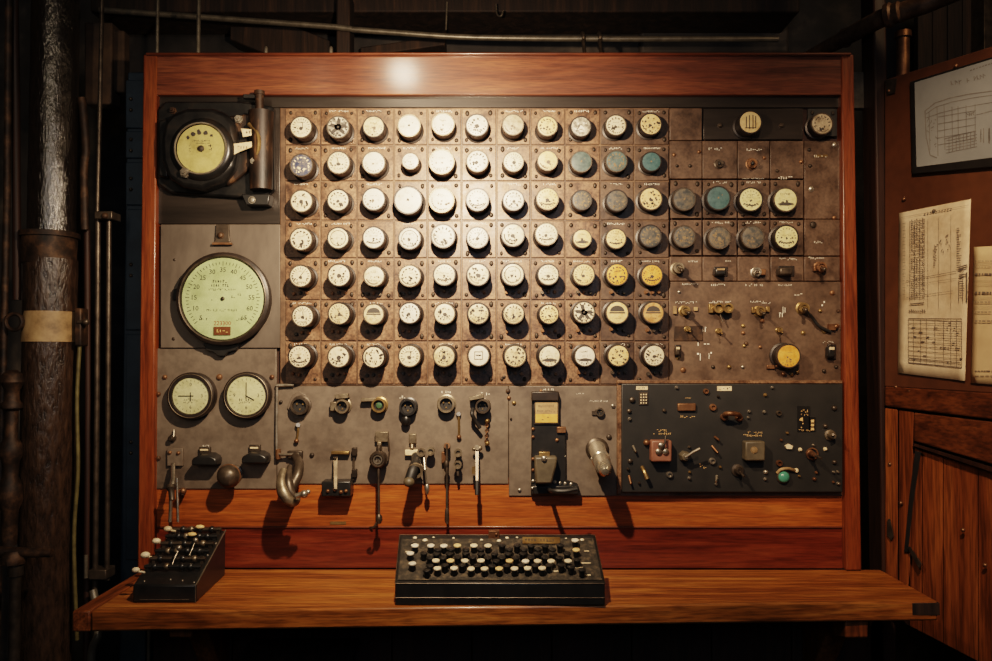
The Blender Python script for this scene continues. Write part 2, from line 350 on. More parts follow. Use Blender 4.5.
for x, y, w, h in ((598,401,20,1.5),(547,389.5,14,2),(374,400,15,2),(452,400,6,2),(483,394,14,3),(401,397,9,2.5),(446,392,10,2.2),(475,399,7,2),(340,397,10,2.4),(205,446,9,2),(254,446,11,2),(580,393.5,8,1.2),(170,440,4,2)):
    letters(x, y, w, h, .0012)
for q_ in ((821,156,13,2.6,.0021),(338,523,16,3,-.0022)):
    bm = bm_(); quad(bm, B(q_[0],q_[1],q_[4]), q_[2]*S(), q_[3]*S()); obj('brass_tag', bm, M['brass'], cb)

# ------------------------------------------------------------------ gauges
def unit(name, mk, fn):
    bm = bm_(); fn(bm); return mesh(name, bm, M[mk])
UH = unit('housing', 'housing', lambda b: lathe(b, (0,0,0), OUT, [(0,1.16),(.10,1.16),(.14,1.0),(.55,.98),(.6,1.03),(.80,1.04),(.86,1.0),(.97,1.0)], 32))
UB = unit('bezel', 'housing', lambda b: lathe(b, (0,0,0), OUT, [(.84,1.0),(.86,1.06),(.99,1.06),(1.02,1.03),(1.02,.93),(.985,.925),(.985,.5)], 32, False, False))
UB2 = UB.copy(); UB2.materials[0] = M['dkmetal']
UB3 = UB.copy(); UB3.materials[0] = M['socketmetal']
UD = {}
def dialmesh(k):
    if k not in UD:
        UD[k] = unit('dial_face', 'dial_'+k, lambda b: lathe(b, (0,0,0), OUT, [(.95,.95),(.995,.95),(1.0,.9),(1.012,.45),(1.015,.01)], 32))
    return UD[k]
US = unit('screw', 'screw', lambda b: lathe(b, (0,0,0), OUT, [(0,1.15),(.3,1.15),(.8,.9),(1,.5)], 8))
UT = unit('terminal_stud', 'dkmetal', lambda b: lathe(b, (0,0,0), OUT, [(0,1.1),(.25,1.1),(.25,.6),(.75,.6),(.75,.9),(1,.8)], 8))
UT2 = UT.copy(); UT2.materials[0] = M['copper']
def inst(name, me, parent, loc=(0,0,0), scale=(1,1,1), rot=None):
    o = bpy.data.objects.new(name, me); COL.objects.link(o); o.parent = parent; o.location = loc; o.scale = scale
    if rot: o.rotation_euler = rot
    return o
def arc_ticks(bm, y, r0, r1, a0, a1, n, w):
    for i in range(n):
        a = a0 + (a1-a0)*i/max(1, n-1); c = Vector((math.cos(a), 0, math.sin(a)))
        quad(bm, c*(r0+r1)/2 + Vector((0,y,0)), r1-r0, w, X, Z, a)
def blob(bm, c, r, rng, n=7):
    bm.faces.new([bm.verts.new(c + Vector((math.cos(2*PI*i/n), 0, math.sin(2*PI*i/n)))*r*rng.uniform(.6, 1.25)) for i in range(n)])
def marks(style, seed):
    """ink on a dial of radius 1, lying just above the slightly domed face"""
    rg = random.Random(seed); bm = bm_(); y = -1.022
    yv = Vector((0, y, 0))
    if style == 'arc':
        arc_ticks(bm, y, .62, .80, math.radians(215), math.radians(-35), 15, .045)
        scrawl(bm, V(0,y,.42), .7, .12, rg); scrawl(bm, V(0,y,-.55), .75, .13, rg)
        blob(bm, V(0,y,-.12), .17, rg); quad(bm, V(rg.uniform(-.15,.15),y,.14), .06, .55, X, Z, rg.uniform(-.8,.8))
    elif style == 'bold':
        for i in range(11):
            a = rg.uniform(0, 2*PI); r = rg.uniform(.35,.75); blob(bm, V(math.cos(a)*r,y,math.sin(a)*r*.9), rg.uniform(.05,.12), rg)
        blob(bm, V(0,y,-.1), .2, rg); scrawl(bm, V(0,y,-.45), .8, .2, rg)
    elif style == 'fan':
        for i in range(9):
            a = math.radians(200 - i*27); c = V(math.cos(a)*.66,y,math.sin(a)*.66); quad(bm, c, .2, .1, X, Z, a+PI/2*rg.choice((0,1)))
        for i in range(4): blob(bm, V(rg.uniform(-.35,.35),y,rg.uniform(-.6,-.1)), rg.uniform(.07,.14), rg)
        scrawl(bm, V(0,y,.25), .6, .1, rg)
    elif style == 'faint':
        scrawl(bm, V(0,y,.3), .6, .08, rg, dens=.7)
        arc_ticks(bm, y, .7, .8, math.radians(230), math.radians(300), 5, .04)
        blob(bm, V(rg.uniform(-.1,.1),y,-.1), .08, rg)
    elif style == 'slot':
        bm.faces.new([bm.verts.new(V(.62*math.cos(a), y, .1+.5*math.sin(a))) for a in [PI*i/10 for i in range(11)]] )
        quad(bm, V(0,y,-.02), 1.35, .12); scrawl(bm, V(0,y,-.5), .7, .15, rg)
    elif style == 'bars':
        for x in (-.35,-.08,.22,.45): quad(bm, V(x,y,0), .08, rg.uniform(.9,1.3))
        quad(bm, V(0,y,-.5), .9, .08)
    elif style == 'dark':
        for i in range(5):
            a = math.radians(90 + 72*i + rg.uniform(-15,15)); quad(bm, V(math.cos(a)*.4,y,math.sin(a)*.4), .62, .30, X, Z, a)
        blob(bm, V(0,y,0), .3, rg); arc_ticks(bm, y, .68, .86, 0, 2*PI*.95, 13, .13)
    elif style == 'dot':
        blob(bm, V(0,y,.02), .1, rg); blob(bm, V(.3,y,.25), .05, rg)
    elif style == 'box':
        for sx in (-1,1): quad(bm, V(.36*sx,y,0), .06, .7)
        for sz in (-1,1): quad(bm, V(0,y,.34*sz), .76, .06)
        quad(bm, V(0,y,.02), .5, .09); blob(bm, V(.1,y,.02), .1, rg)
    elif style == 'ring':
        arc_ticks(bm, y, .66, .72, 0, 2*PI*.97, 30, .12); scrawl(bm, V(0,y,0), .5, .1, rg)
    elif style == 'smile':
        for k in range(7): quad(bm, V(-.55+.18*k,y,-.38-.12*math.sin(k/6*PI)), .2, .1, X, Z, .5*math.cos(k/6*PI))
        for k in range(9):
            a = math.radians(10+20*k); quad(bm, V(math.cos(a)*.7,y,math.sin(a)*.7), .12, .05, X, Z, a)
        scrawl(bm, V(0,y,.15), .8, .13, rg); blob(bm, V(0,y,-.1), .1, rg)
    elif style == 'spots':
        for i in range(16):
            a = rg.uniform(0, 2*PI); r = math.sqrt(rg.random())*.78; blob(bm, V(math.cos(a)*r,y,math.sin(a)*r), rg.uniform(.06,.13), rg, 6)
    elif style == 'streak':
        scrawl(bm, V(0,y,.45), .6, .1, rg); scrawl(bm, V(0,y,.0), .55, .12, rg)
        pts = [(-.7,-.35),(-.3,-.25),(.1,-.2),(.6,-.3),(.7,-.4),(.2,-.5),(-.4,-.48)]
        bm.faces.new([bm.verts.new(V(a,y,b)) for a, b in pts])
    if style not in ('dot','box','bars','slot'):
        for i in range(rg.randint(3, 7)):
            a = rg.uniform(PI*1.02, PI*1.98); r = rg.uniform(.25,.78); blob(bm, V(math.cos(a)*r,y-.002,math.sin(a)*r), rg.uniform(.04,.10), rg, 6)
        if rg.random() < .6: scrawl(bm, V(rg.uniform(-.1,.1),y-.002,rg.uniform(.3,.55)), rg.uniform(.5,.9), .16, rg)
        if rg.random() < .6: scrawl(bm, V(rg.uniform(-.1,.1),y-.002,-rg.uniform(.4,.65)), rg.uniform(.5,.9), .18, rg)
        if rg.random() < .7: arc_ticks(bm, y-.002, .70, .80, rg.uniform(2.6,3.6), rg.uniform(4.2,6.6), rg.randint(7,14), rg.uniform(.05,.09))
        if rg.random() < .5: blob(bm, V(rg.uniform(-.08,.08),y-.003,-.12), rg.uniform(.12,.2), rg)
    return bm

WORD = {'white':'white-faced','cream':'cream-faced','yellow':'yellowed','amber':'amber-faced','lime':'pale lime-faced','tan':'tan-faced','worn':'brown worn-faced','dark':'dark blotched','teal':'grey-teal',
        'blue':'teal-faced','slate':'dark slate-faced','navy':'dark blue-faced','bulb':'glossy brown domed'}
STW = {'arc':'with a tick arc','bold':'with bold black marks','fan':'with a fan of marks','faint':'with faint print','slot':'with a dark half-round window','bars':'with upright bars','dark':'with black petal marks','dot':'with a centre spot',
       'box':'with a square outline mark','ring':'with a ring of ticks','smile':'with a curved row of marks','spots':'with scattered black spots','streak':'with a dark smear'}
ORD = ['first','second','third','fourth','fifth','sixth','seventh','eighth','ninth','tenth','eleventh','twelfth','thirteenth','fourteenth','fifteenth']
ROWN = ['top','second','third','fourth','fifth','sixth','bottom']
CX = [285,320.5,357,394,427.5,461.5,496.5,530.5,565,600,634,669.2]
CY = [108,145,181,220.5,258,300,341.2,384.5]
CXR = [669.8,702.3,737.4,770,804]
ROWS = [
 [(301,127,11,'cream','arc'),(338,127,11.3,'dark','dark'),(373.5,126.5,10.8,'tan','faint'),(409,125.5,11.3,'white','dot'),(443,124,11.3,'white','faint'),(477,125,11.2,'white','bold'),(513,124.5,10.8,'worn','faint'),(547.4,126,10.2,'yellow','fan'),(581,126.5,10.3,'dark','bold'),(616,125,10.5,'cream','fan'),(650.8,124,11,'yellow','spots')],
 [(301.3,165,11.5,'navy','fan'),(338.5,162.5,11.4,'cream','arc'),(373.6,162.5,11.5,'white','faint'),(410.3,161,8.4,'white','faint'),(441.5,161.5,12.6,'white','faint'),(477.3,161,11,'white','fan'),(513.5,161.5,10.2,'cream','arc'),(547.6,160.5,10.2,'yellow','faint'),(581.3,161.5,10.7,'teal','dot'),(616.5,161,10.8,'teal','fan'),(651.5,161.5,9.8,'blue','dot')],
 [(301.4,201,11.2,'cream','bold'),(338,200,11,'cream','fan'),(373.6,199,11.4,'white','faint'),(408,200,14,'white','dot'),(441.5,200,12.6,'white','faint'),(477.5,199.5,11.4,'white','smile'),(513.5,200,10.6,'white','fan'),(547.5,198.7,11.2,'yellow','smile'),(582,200,10,'slate','fan'),(617,200.5,10.8,'slate','faint'),(651,198.7,11.4,'yellow','bold'),(684.4,199,11.4,'slate','dot'),(718.6,198,12,'blue','dot'),(751,199.3,11.9,'lime','smile'),(785.8,199.6,12,'lime','streak')],
 [(301,239,11.3,'cream','fan'),(338,238,10.8,'cream','ring'),(373.6,237.5,11,'white','smile'),(409.5,238.2,11.2,'white','ring'),(443,236,12,'white','fan'),(477.5,237.5,10.8,'white','arc'),(513,235,11.5,'cream','bold'),(546.5,234,11.4,'cream','smile'),(582.3,238.5,9.4,'yellow','streak'),(616,238.5,10.2,'yellow','smile'),(650.6,236,11.2,'slate','fan'),(684.4,236.5,11,'slate','fan'),(719.6,237.6,11.2,'slate','bold'),(753,237,11.4,'slate','faint'),(786.6,237,12,'lime','smile')],
 [(300.5,276,11,'cream','arc'),(339,275,11.3,'cream','bold'),(374,276,10.4,'cream','faint'),(409.7,275.8,11,'cream','fan'),(444.3,274.5,11,'cream','smile'),(478,274.5,11.2,'cream','bold'),(512.8,274.3,11.3,'cream','ring'),(548.3,274.5,10.6,'cream','smile'),(583.8,274.5,11,'yellow','arc'),(617.2,274.5,11,'amber','fan'),(652,275,10.8,'amber','smile')],
 [(302.6,316,10.8,'cream','arc'),(339,313.5,11,'tan','arc'),(373.5,314,10.4,'tan','slot'),(409.6,313,10.6,'white','fan'),(444.5,313.5,10.5,'cream','bold'),(478.2,313.5,10.6,'tan','spots'),(513.6,313.5,10.5,'tan','fan'),(549,314,9.8,'yellow','fan'),(584,312.3,10.9,'cream','dark'),(617.3,312.5,11.4,'yellow','slot'),(653.3,312.5,10.8,'bulb','slot')],
 [(299.5,356.5,11.4,'cream','smile'),(338.5,356.5,10.9,'cream','bold'),(373.5,357,10.9,'cream','spots'),(409.5,356,11,'cream','arc'),(444,356,10.8,'tan','bold'),(478.6,355.5,10.7,'white','box'),(515.2,356,11,'tan','spots'),(549.5,356,10.8,'cream','streak'),(585,356,10.4,'white','streak'),(618.5,355.5,10.8,'yellow','spots'),(654.2,355.5,10.6,'cream','bold')]]

def gauge(px, py, r, colr, style, label, group, cell, p, seed, platemk='plate', studs=0, bez=None, screws=True, nocell=False):
    rg = random.Random(seed)
    fc = B(px, py, p); base = Vector((fc.x, 0, fc.z)); R = r*S(p)
    g = thing('dial_gauge', label, 'gauge', base, group)
    if not nocell:
        x0, y0, x1, y1 = cell; bm = bm_(); i = .7
        pbox(bm, x0+i, y0+i, x1-i, y1-i, 0, .0028)
        obj('mounting_plate', bm, M[platemk], g, bev=.0008)
        if screws:
            w = (x1-x0); cx = (x0+x1)/2
            for sx, sy in ((-1,-1),(1,-1),(-1,1),(1,1)):
                if rg.random() < (.06 if sy < 0 else .45): continue
                q = B(cx + sx*(w*.5-5.5) + rg.uniform(-.7,.7), (y0+5 if sy < 0 else y1-5) + rg.uniform(-.7,.7), .0028)
                s = rg.uniform(1.3, 1.9)*S()
                inst('screw', US, g, Vector((q.x,-.0026,q.z)) - base, (s, .003, s*rg.uniform(1,1.5)))
        if rg.random() < .6:
            bm = bm_(); pscrawl(bm, (x0+x1)/2 + rg.uniform(-2,2), y0+3.2, rg.uniform(12,20), rg.uniform(1.5,2.2), .003, rg)
            obj('lettering', bm, M['white_ink'], g, smooth=0)
    h = inst('housing', UH, g, (0,-.0025,0), (R, p-.0035, R))
    inst('bezel', bez or (UB if rg.random() < .45 else UB2), g, (0,-.0015,0), (R, p-.0025, R))
    d = inst('dial_face', dialmesh(colr), g, (0,-.0015,0), (R*1.02, p-.0025, R*1.02))
    mk = 'label' if colr == 'navy' else 'dull_gold' if colr in ('slate','teal','blue','navy') else 'white_ink' if (colr == 'dark' and style == 'bold') else 'faint' if style == 'faint' else 'ink'
    bm = marks(style, seed+50)
    if len(bm.verts):
        inst('dial_marks', mesh('dial_marks', bm, M[mk], 0), d, (0,-.0,0))
        if rg.random() < .35 and colr in ('white','cream','yellow'):
            bm = bm_(); scrawl(bm, V(rg.uniform(-.3,.3), -1.022, rg.uniform(-.7,-.45)), .5, .12, rg); inst('red_print', mesh('red_print', bm, M['redink'], 0), d)
    for k in range(studs):
        q = B(px + (k-(studs-1)/2)*6.2, py + 17.5 + rg.uniform(-1,1), .004)
        inst('terminal_stud', UT2 if rg.random() < .5 else UT, g, Vector((q.x,-.0026,q.z)) - base, (1.9*S(), .010, 1.9*S()))
    return g
for ri, row in enumerate(ROWS):
    for ci, (x, y, r, c, s) in enumerate(row):
        if ci < 11: cell = (CX[ci], CY[ri], CX[ci+1], CY[ri+1])
        else: cell = (CXR[ci-11], (179.2,219.2)[ri-2], CXR[ci-10], (218.8,255.9)[ri-2])
        lab = '%s round gauge %s, %s from left in %s row' % (WORD[c], STW[s], ORD[ci], ROWN[ri])
        p = (.044 if ri < 4 else (.048, .050, .052)[ri-4]) * (1 if ci < 8 else .82 if ci < 10 else .70)
        bz = UB3 if c == 'white' and (ri, ci) in ((1,4),(2,4),(0,3),(0,4)) else None
        gauge(x, y, r, c, s, lab, 'round gauges in rows on the board', cell, p, 100*ri+ci, 'plate' if ci < 9 else 'plate_r', 3 if ri >= 4 else 0, bz)
gauge(750.5, 122, 11.5, 'yellow', 'bars', 'yellowed round gauge with upright bars, alone on the wide plate at top right', 'round gauges outside the grid', (702.8,107.8,803.8,140.2), .036, 900, 'header', 0, screws=False)
gauge(822.3, 123.5, 10.8, 'worn', 'fan', 'small grey-faced round gauge on a black plate in the top right corner', 'round gauges outside the grid', (807,107.8,838,137), .03, 901, 'blackpanel', 0)
gauge(788.8, 356, 11.8, 'amber', 'faint', 'bright amber round gauge above the black switch panel, right of the bottom row', 'round gauges outside the grid', (0,0,0,0), .036, 902, 'plate_r', 0, UB2, nocell=True)
for i, (x, y) in enumerate(((776,366),(783,374),(791,374.5),(797,372))): stud(cb, x, y, 1.9, .006, 'copper' if i < 2 else 'brass', .001)
for x in (719.5, 781): stud(cb, x, 126, 2.2, .008, 'dkmetal', .001)

# ------------------------------------------------------------------ large dials at left
def bigdial(px, py, ro, rd, p, label, mk, name='pressure_gauge', group=None):
    fc = B(px, py, p); base = Vector((fc.x, 0, fc.z)); R = ro*S(p); g = thing(name, label, 'gauge', base, group)
    bm = bm_(); lathe(bm, base, OUT, [(0.0,R*1.02),(p*.6,R*1.0),(p*.65,R*1.04),(p*.9,R*1.03),(p,R*.97),(p,R*rd/ro*1.03),(p*.86,R*rd/ro*1.0),(p*.80,.001)], 56, True, False)
    obj('bezel', bm, M['housing'], g)
    bm = bm_(); lathe(bm, base, OUT, [(p*.80,R*rd/ro*.99),(p*.87,R*rd/ro*.99),(p*.875,.0005)], 56); d = obj('dial_face', bm, M[mk], g)
    bm = bm_(); torus(bm, base + OUT*p*.97, OUT, R*.955, R*.022, 56, 8); obj('rim_ring', bm, M['dkmetal' if ro > 30 else 'socketmetal'], g)
    bm = bm_(); Rd = R*rd/ro; lathe(bm, base, OUT, [(p*.96,Rd*1.0),(p*.985,Rd*.6),(p*.99,.0005)], 40, False, True); obj('glass', bm, M['glass'], g)
    return g, d, base + OUT*(p*.885), Rd
g, d, c, R = bigdial(222, 298.5, 45.5, 41.5, .032, 'large pale green round gauge on the grey steel plate at left', 'dial_green', 'large_gauge')
bm = bm_()
def mk_at(a, r): return c + (X*math.cos(a) + Z*math.sin(a))*r*R
for i in range(49):
    a = math.radians(222 - 264*i/48); quad(bm, mk_at(a, .86), R*(.10 if i % 4 == 0 else .06), R*.014, X, Z, a)
nums = ['5','10','15','20','25','30','35','40','45','50','55','60','65']
for i, t in enumerate(nums):
    a = math.radians(222 - 264*i/12); q = mk_at(a, .70); text_into(bm, t, q, R*.16, X, Z)
for (dx, dz, w, h) in ((-.05,.42,.42,.07),(-.02,.32,.55,.07),(0,.22,.7,.05),(-.02,-.28,.75,.05),(-.45,-.50,.25,.05),(.45,-.50,.25,.06),(.25,.05,.1,.06),(.4,.1,.1,.05),(-.25,0,.06,.08)):
    scrawl(bm, c + X*dx*R + Z*dz*R, w*R, h*R, rng)
obj('scale_marks', bm, M['ink'], d, smooth=0)
bm = bm_(); lathe(bm, c, OUT, [(0,R*.05),(.002,R*.045),(.003,R*.02)], 14); obj('hub', bm, M['dkmetal'], d)
bm = bm_(); q = c - Z*R*.78; box(bm, q + V(-R*.2,.001,-R*.1), q + V(R*.2,-.002,R*.1)); w = obj('counter_window', bm, M['redwin'], d)
bm = bm_(); scrawl(bm, q + V(0,-.0022,0), R*.3, R*.08, rng); obj('counter_digits', bm, M['gold_ink'], w, smooth=0)
bm = bm_(); text_into(bm, '223300', c - Z*R*.60, R*.14); obj('red_print', bm, M['redink'], d, smooth=0)
bm = bm_(); prism(bm, [(203,343),(241,343),(236,350),(228,352),(224,356),(218,356),(213,352),(206,350)], .0, .014); obj('lower_lug', bm, M['black'], g, bev=.001)
bm = bm_(); prism(bm, [(172,290),(178,288),(178,300),(172,300)], .0, .012); obj('side_lug', bm, M['black'], g, bev=.001)
t = thing('latch_plate', 'small rusty latch plate above the large green gauge', 'latch', B(222,238,.004))
bm = bm_(); prism(bm, [(216,224.6),(228.5,224.6),(229.5,240),(231.5,244.5),(212,244.5),(215,240)], .004, .010); obj('plate', bm, M['dkmetal'], t, bev=.0008)
stud(t, 221, 235.5, 2.8, .008, 'rust', .010, 'bolt'); bm = bm_(); pbox(bm, 212, 242.5, 231.5, 244.5, .008, .014); obj('ledge', bm, M['copper'], t)

for k, (px, py, rd, lab, ang) in enumerate(((190,396,18.2,'left of the two cream dial gauges below the large green gauge, needle pointing left',180),(245.8,395.6,19.4,'right of the two cream dial gauges below the large green gauge, needle pointing up',90))):
    g, d, c, R = bigdial(px, py, 22.8, rd, .024, lab, 'dial_twin', 'pressure_gauge', 'twin cream gauges')
    bm = bm_()
    for i in range(24):
        a = 2*PI*i/24; quad(bm, c + (X*math.cos(a)+Z*math.sin(a))*R*.84, R*.1, R*.02, X, Z, a)
    for tt, a in (('6',270),('9',180),('0',90),('3',0)): 
        if a != ang: text_into(bm, tt, c + (X*math.cos(math.radians(a))+Z*math.sin(math.radians(a)))*R*.62, R*.26)
    scrawl(bm, c - Z*R*.22, R*.8, R*.14, rng); scrawl(bm, c - Z*R*.36 - X*R*.1, R*.6, R*.1, rng)
    obj('scale_marks', bm, M['ink'], d, smooth=0)
    bm = bm_(); a = math.radians(ang); e = X*math.cos(a)+Z*math.sin(a)
    quad(bm, c + OUT*.001 + e*R*.25, R*.85, R*.045, X, Z, a)
    if k: quad(bm, c + OUT*.001 + X*R*.2 - Z*R*.12, R*.5, R*.05, X, Z, -.5)
    else: quad(bm, c + OUT*.001 - Z*R*.05, R*.05, R*.5)
    obj('needle', bm, M['ink'], d, smooth=0)

# ------------------------------------------------------------------ black cast recorder at top left
t = thing('cast_iron_meter', 'bulky black cast iron meter with a yellow-green dial at the top left of the board', 'meter', B(210,150))
bm = bm_(); prism(bm, [(157,110),(165,101),(240,101),(273,106),(274,190),(262,199),(170,193),(157,184)], 0, .016); obj('back_flange', bm, M['cast'], t, bev=.004)
bm = bm_(); q = B(200,148,.062); o = Vector((q.x,0,q.z)); s = S(.06)
prism(bm, [(172,113),(186,107.5),(212,107.5),(227,113),(234,124),(237,146),(234,168),(222,182),(202,189.5),(182,187),(167,177),(161,160),(160.5,138),(164,122)], .012, .050); obj('case', bm, M['cast'], t, bev=.009)
bm = bm_(); lathe(bm, o, OUT, [(.046,33*s),(.052,32*s),(.059,29*s),(.060,27*s),(.052,26*s),(.052,.001)], 44, True, False); obj('dial_surround', bm, M['cast'], t)
bm = bm_(); prism(bm, [(225,116),(262,112),(264,172),(252,166),(238,178),(226,186)], .010, .028); obj('brown_side_cover', bm, M['streak'], t, bev=.004)
bm = bm_(); lathe(bm, o, OUT, [(.050,24.5*s),(.0565,24.5*s),(.057,.0005)], 40); d = obj('dial_face', bm, M['dial_olive'], t)
bm = bm_(); cc = o + OUT*.058
for i, a in enumerate((140,118,97,72,52)):
    blob(bm, cc + (X*math.cos(math.radians(a))+Z*math.sin(math.radians(a)))*17*s, (2.6 if i else 2.2)*s*(1 if i < 4 else .6), rng, 8)
for (dx, dz, w, h) in ((0,8,18,1.5),(2,5.5,14,1.2),(-11,3,2,2),(-11,0,2,2),(-11,-3,2,1.6),(9,3,3,4),(10,-1,3,3)): scrawl(bm, cc + X*dx*s + Z*dz*s, w*s, h*s, rng)
obj('dial_marks', bm, M['ink'], d, smooth=0)
bm = bm_(); lathe(bm, cc, OUT, [(0,3.4*s),(.002,3*s),(.003,1.2*s)], 14); obj('hub', bm, M['dkmetal'], d)
bm = bm_(); torus(bm, o + OUT*.060, OUT, 26*s, 1.0*s, 40, 6); obj('bezel_ring', bm, M['steel'], t)
for x, y, r, dd in ((163.5,148,3.6,.016),(184,172,4.2,.056),(253.5,161,3.6,.042),(172,110,3,.016),(238,118.5,3.5,.03)):
    bm = bm_(); q = B(x,y,dd+.006); lathe(bm, Vector((q.x,-dd,q.z)), OUT, [(-.01,r*s*1.3),(.002,r*s*1.3),(.002,r*s),(.008,r*s),(.008,r*s*.5),(.012,r*s*.45)], 6); obj('nut', bm, M['steel' if r > 3.4 else 'rust'], t)
bm = bm_(); pts = [B(261,y,.03) for y in (112,190)]; cyl(bm, pts[0], pts[1], 12.5*S(.03), 11*S(.03), 20); obj('rusted_barrel', bm, M['streak'], t)
bm = bm_(); cyl(bm, B(259.5,92.5,.035), B(259.5,114,.035), 4.2*S(.03), 4.2*S(.03), 14); cyl(bm, B(259.5,91,.035), B(259.5,95,.035), 5.2*S(.03), 5.2*S(.03), 14); obj('inlet_pipe', bm, M['rust'], t)
bm = bm_(); pbox(bm, 243, 94, 259, 98, .02, .034); obj('pipe_arm', bm, M['black'], t, bev=.001)
bm = bm_(); tube(bm, spline([B(249,124,.045),B(257,132,.05),B(259,142,.052),B(258,152,.05),B(255,160,.045)]), 2.2*S(), 8); obj('wire_bundle', bm, M['brass'], t)
for pts in ([(241,128.5),(261,130),(262,133.5),(243,137)], [(232,144),(256,141),(257,145),(240,151.5),(232,155.5)]):
    bm = bm_(); prism(bm, pts, .048, .0495); a = obj('paper_tag', bm, M['label'], t); a['label'] = 'cream paper tag'
    bm = bm_(); x = sum(p[0] for p in pts)/len(pts); y = sum(p[1] for p in pts)/len(pts); pscrawl(bm, x-1, y, 11, 3, .0499, rng); obj('tag_writing', bm, M['faint'], a, smooth=0)
bm = bm_(); prism(bm, [(241,194),(270,194),(268,205),(246,205)], 0, .03); obj('lower_bracket', bm, M['black'], t, bev=.002)
stud(t, 252, 200, 3.2, .004, 'steel', .03, 'plug')
bm = bm_(); prism(bm, [(158,120),(168,118),(168,178),(158,176)], .01, .03); obj('side_lug', bm, M['cast'], t, bev=.004)

# ------------------------------------------------------------------ sockets and handles along the lower panel
def socket(px, py, r, p, label, ring='socketmetal', inner='rubber', tab=None, name='round_socket', oval=1.0, lens=None):
    fc = B(px, py, p); base = Vector((fc.x, 0, fc.z)); R = r*S(p)
    t = thing(name, label, 'socket', base, 'round sockets below the gauges')
    bm = bm_(); lathe(bm, base, OUT, [(0,R*1.12),(.004,R*1.12),(.005,R*.95),(p*.7,R*.92),(p*.75,R*1.0),(p,R*.97),(p,R*.74),(p*.7,R*.70)], 24, True, False)
    obj('collar', bm, M[ring], t)
    bm = bm_(); lathe(bm, base, OUT, [(p*.3,R*.75),(p*.62,R*.74),(p*.62,R*.4),(p*.5,R*.36),(p*.5,.0005)], 20); obj('bore', bm, M[inner], t)
    for k in range(3):
        a = 2*PI*k/3+.5; bm = bm_(); cyl(bm, base + OUT*p*.5 + (X*math.cos(a)+Z*math.sin(a))*R*.38, base + OUT*p*.68 + (X*math.cos(a)+Z*math.sin(a))*R*.38, R*.1, R*.1, 8); obj('contact_pin', bm, M['brass'], t)
    if tab:
        bm = bm_(); prism(bm, tab, .001, p*.8); obj('tab', bm, M['socketmetal'], t, bev=.0005)
    if lens:
        bm = bm_(); lathe(bm, base + OUT*p*.63, OUT, [(0,R*.45),(.002,R*.4),(.003,.0005)], 16); obj('lens', bm, M[lens], t)
    return t
LB = 'on the grey panel below the gauges'
s1 = socket(299, 406, 9.2, .020, 'black round socket with a pointed backplate, leftmost of the sockets below the gauges', 'dkmetal')
bm = bm_(); prism(bm, [(299,391),(306,395),(311,408),(304,419),(294,419),(287,408),(292,395)], .0005, .004); obj('backplate', bm, M['grey2'], s1, bev=.001)
s2 = socket(341.5, 406.5, 7.2, .026, 'narrow socket with a cream tab on top, second of the sockets below the gauges', 'socketmetal', tab=[(334,395),(347,393.5),(348,398),(336,399)])
bm = bm_(); pbox(bm, 330, 402, 336, 411, .002, .016); obj('side_clip', bm, M['socketmetal'], s2, bev=.001)
s3 = socket(378.5, 405.5, 7.4, .022, 'brass socket with a green centre, third of the sockets below the gauges', 'brass', 'black', tab=[(361,398.3),(376,398),(376,401.2),(361,401.6)], lens='dimgreen')
s4 = socket(407.5, 407.5, 8.6, .024, 'glossy black socket cup, fourth of the sockets below the gauges', 'black', 'rubber')
bm = bm_(); ball(bm, B(406,420,.016), 4.5*S(), 12, (1,.8,1.2)); obj('drip_boss', bm, M['black'], s4)
s5 = socket(446, 404.5, 8.6, .022, 'black socket in a pale ring, fifth of the sockets below the gauges', 'socketmetal', 'rubber')
s6 = socket(482.5, 406.5, 7.4, .030, 'dark socket carrying a hanging chain, rightmost of the sockets below the gauges', 'dkmetal', 'rubber', tab=[(469,397.5),(483,394),(484,398),(470,400.5)])
bm = bm_(); tube(bm, spline([B(473,409,.02),B(472,414,.03),B(475,420,.025),B(480,428,.02)]), 2*S()); obj('lead', bm, M['rubber'], s6)
bm = bm_()
for i in range(9): torus(bm, B(487-.1*i, 420+2.7*i, .012), (1,0,0) if i % 2 else (0,1,0), 1.4*S(), .5*S(), 10, 5)
obj('chain', bm, M['copper'], s6)
for y_ in (421, 443.5):
    bm = bm_(); ball(bm, B(487.3,y_,.012), 2.5*S(), 10); obj('chain_bob', bm, M['brass'], s6)
# little brass hangers
def hanger(name, pts, label, beads=True, mk='brass'):
    t = thing(name, label, 'hanger', B(*pts[0], 0))
    bm = bm_(); tube(bm, [B(x,y,.006) for x, y in pts], 1.1*S(), 8); cyl(bm, B(*pts[0], 0), B(*pts[0], .007), 1.8*S()); obj('stem', bm, M[mk], t)
    bm = bm_(); ball(bm, B(*pts[-1], .006), 2.4*S(), 10); obj('bead', bm, M['copper'], t)
    bm = bm_(); cyl(bm, B(pts[0][0],pts[0][1],.003), B(pts[0][0],pts[0][1],.010), 2.6*S(), 2.2*S(), 8); obj('pin_head', bm, M['steel'], t)
    return t
hanger('brass_hanger', [(298,425),(298,432),(296.5,441)], 'small brass hanger below the leftmost black socket')
hanger('brass_hanger', [(458.5,414),(459,424),(459,437)], 'thin brass hanger right of the pale-ringed socket')

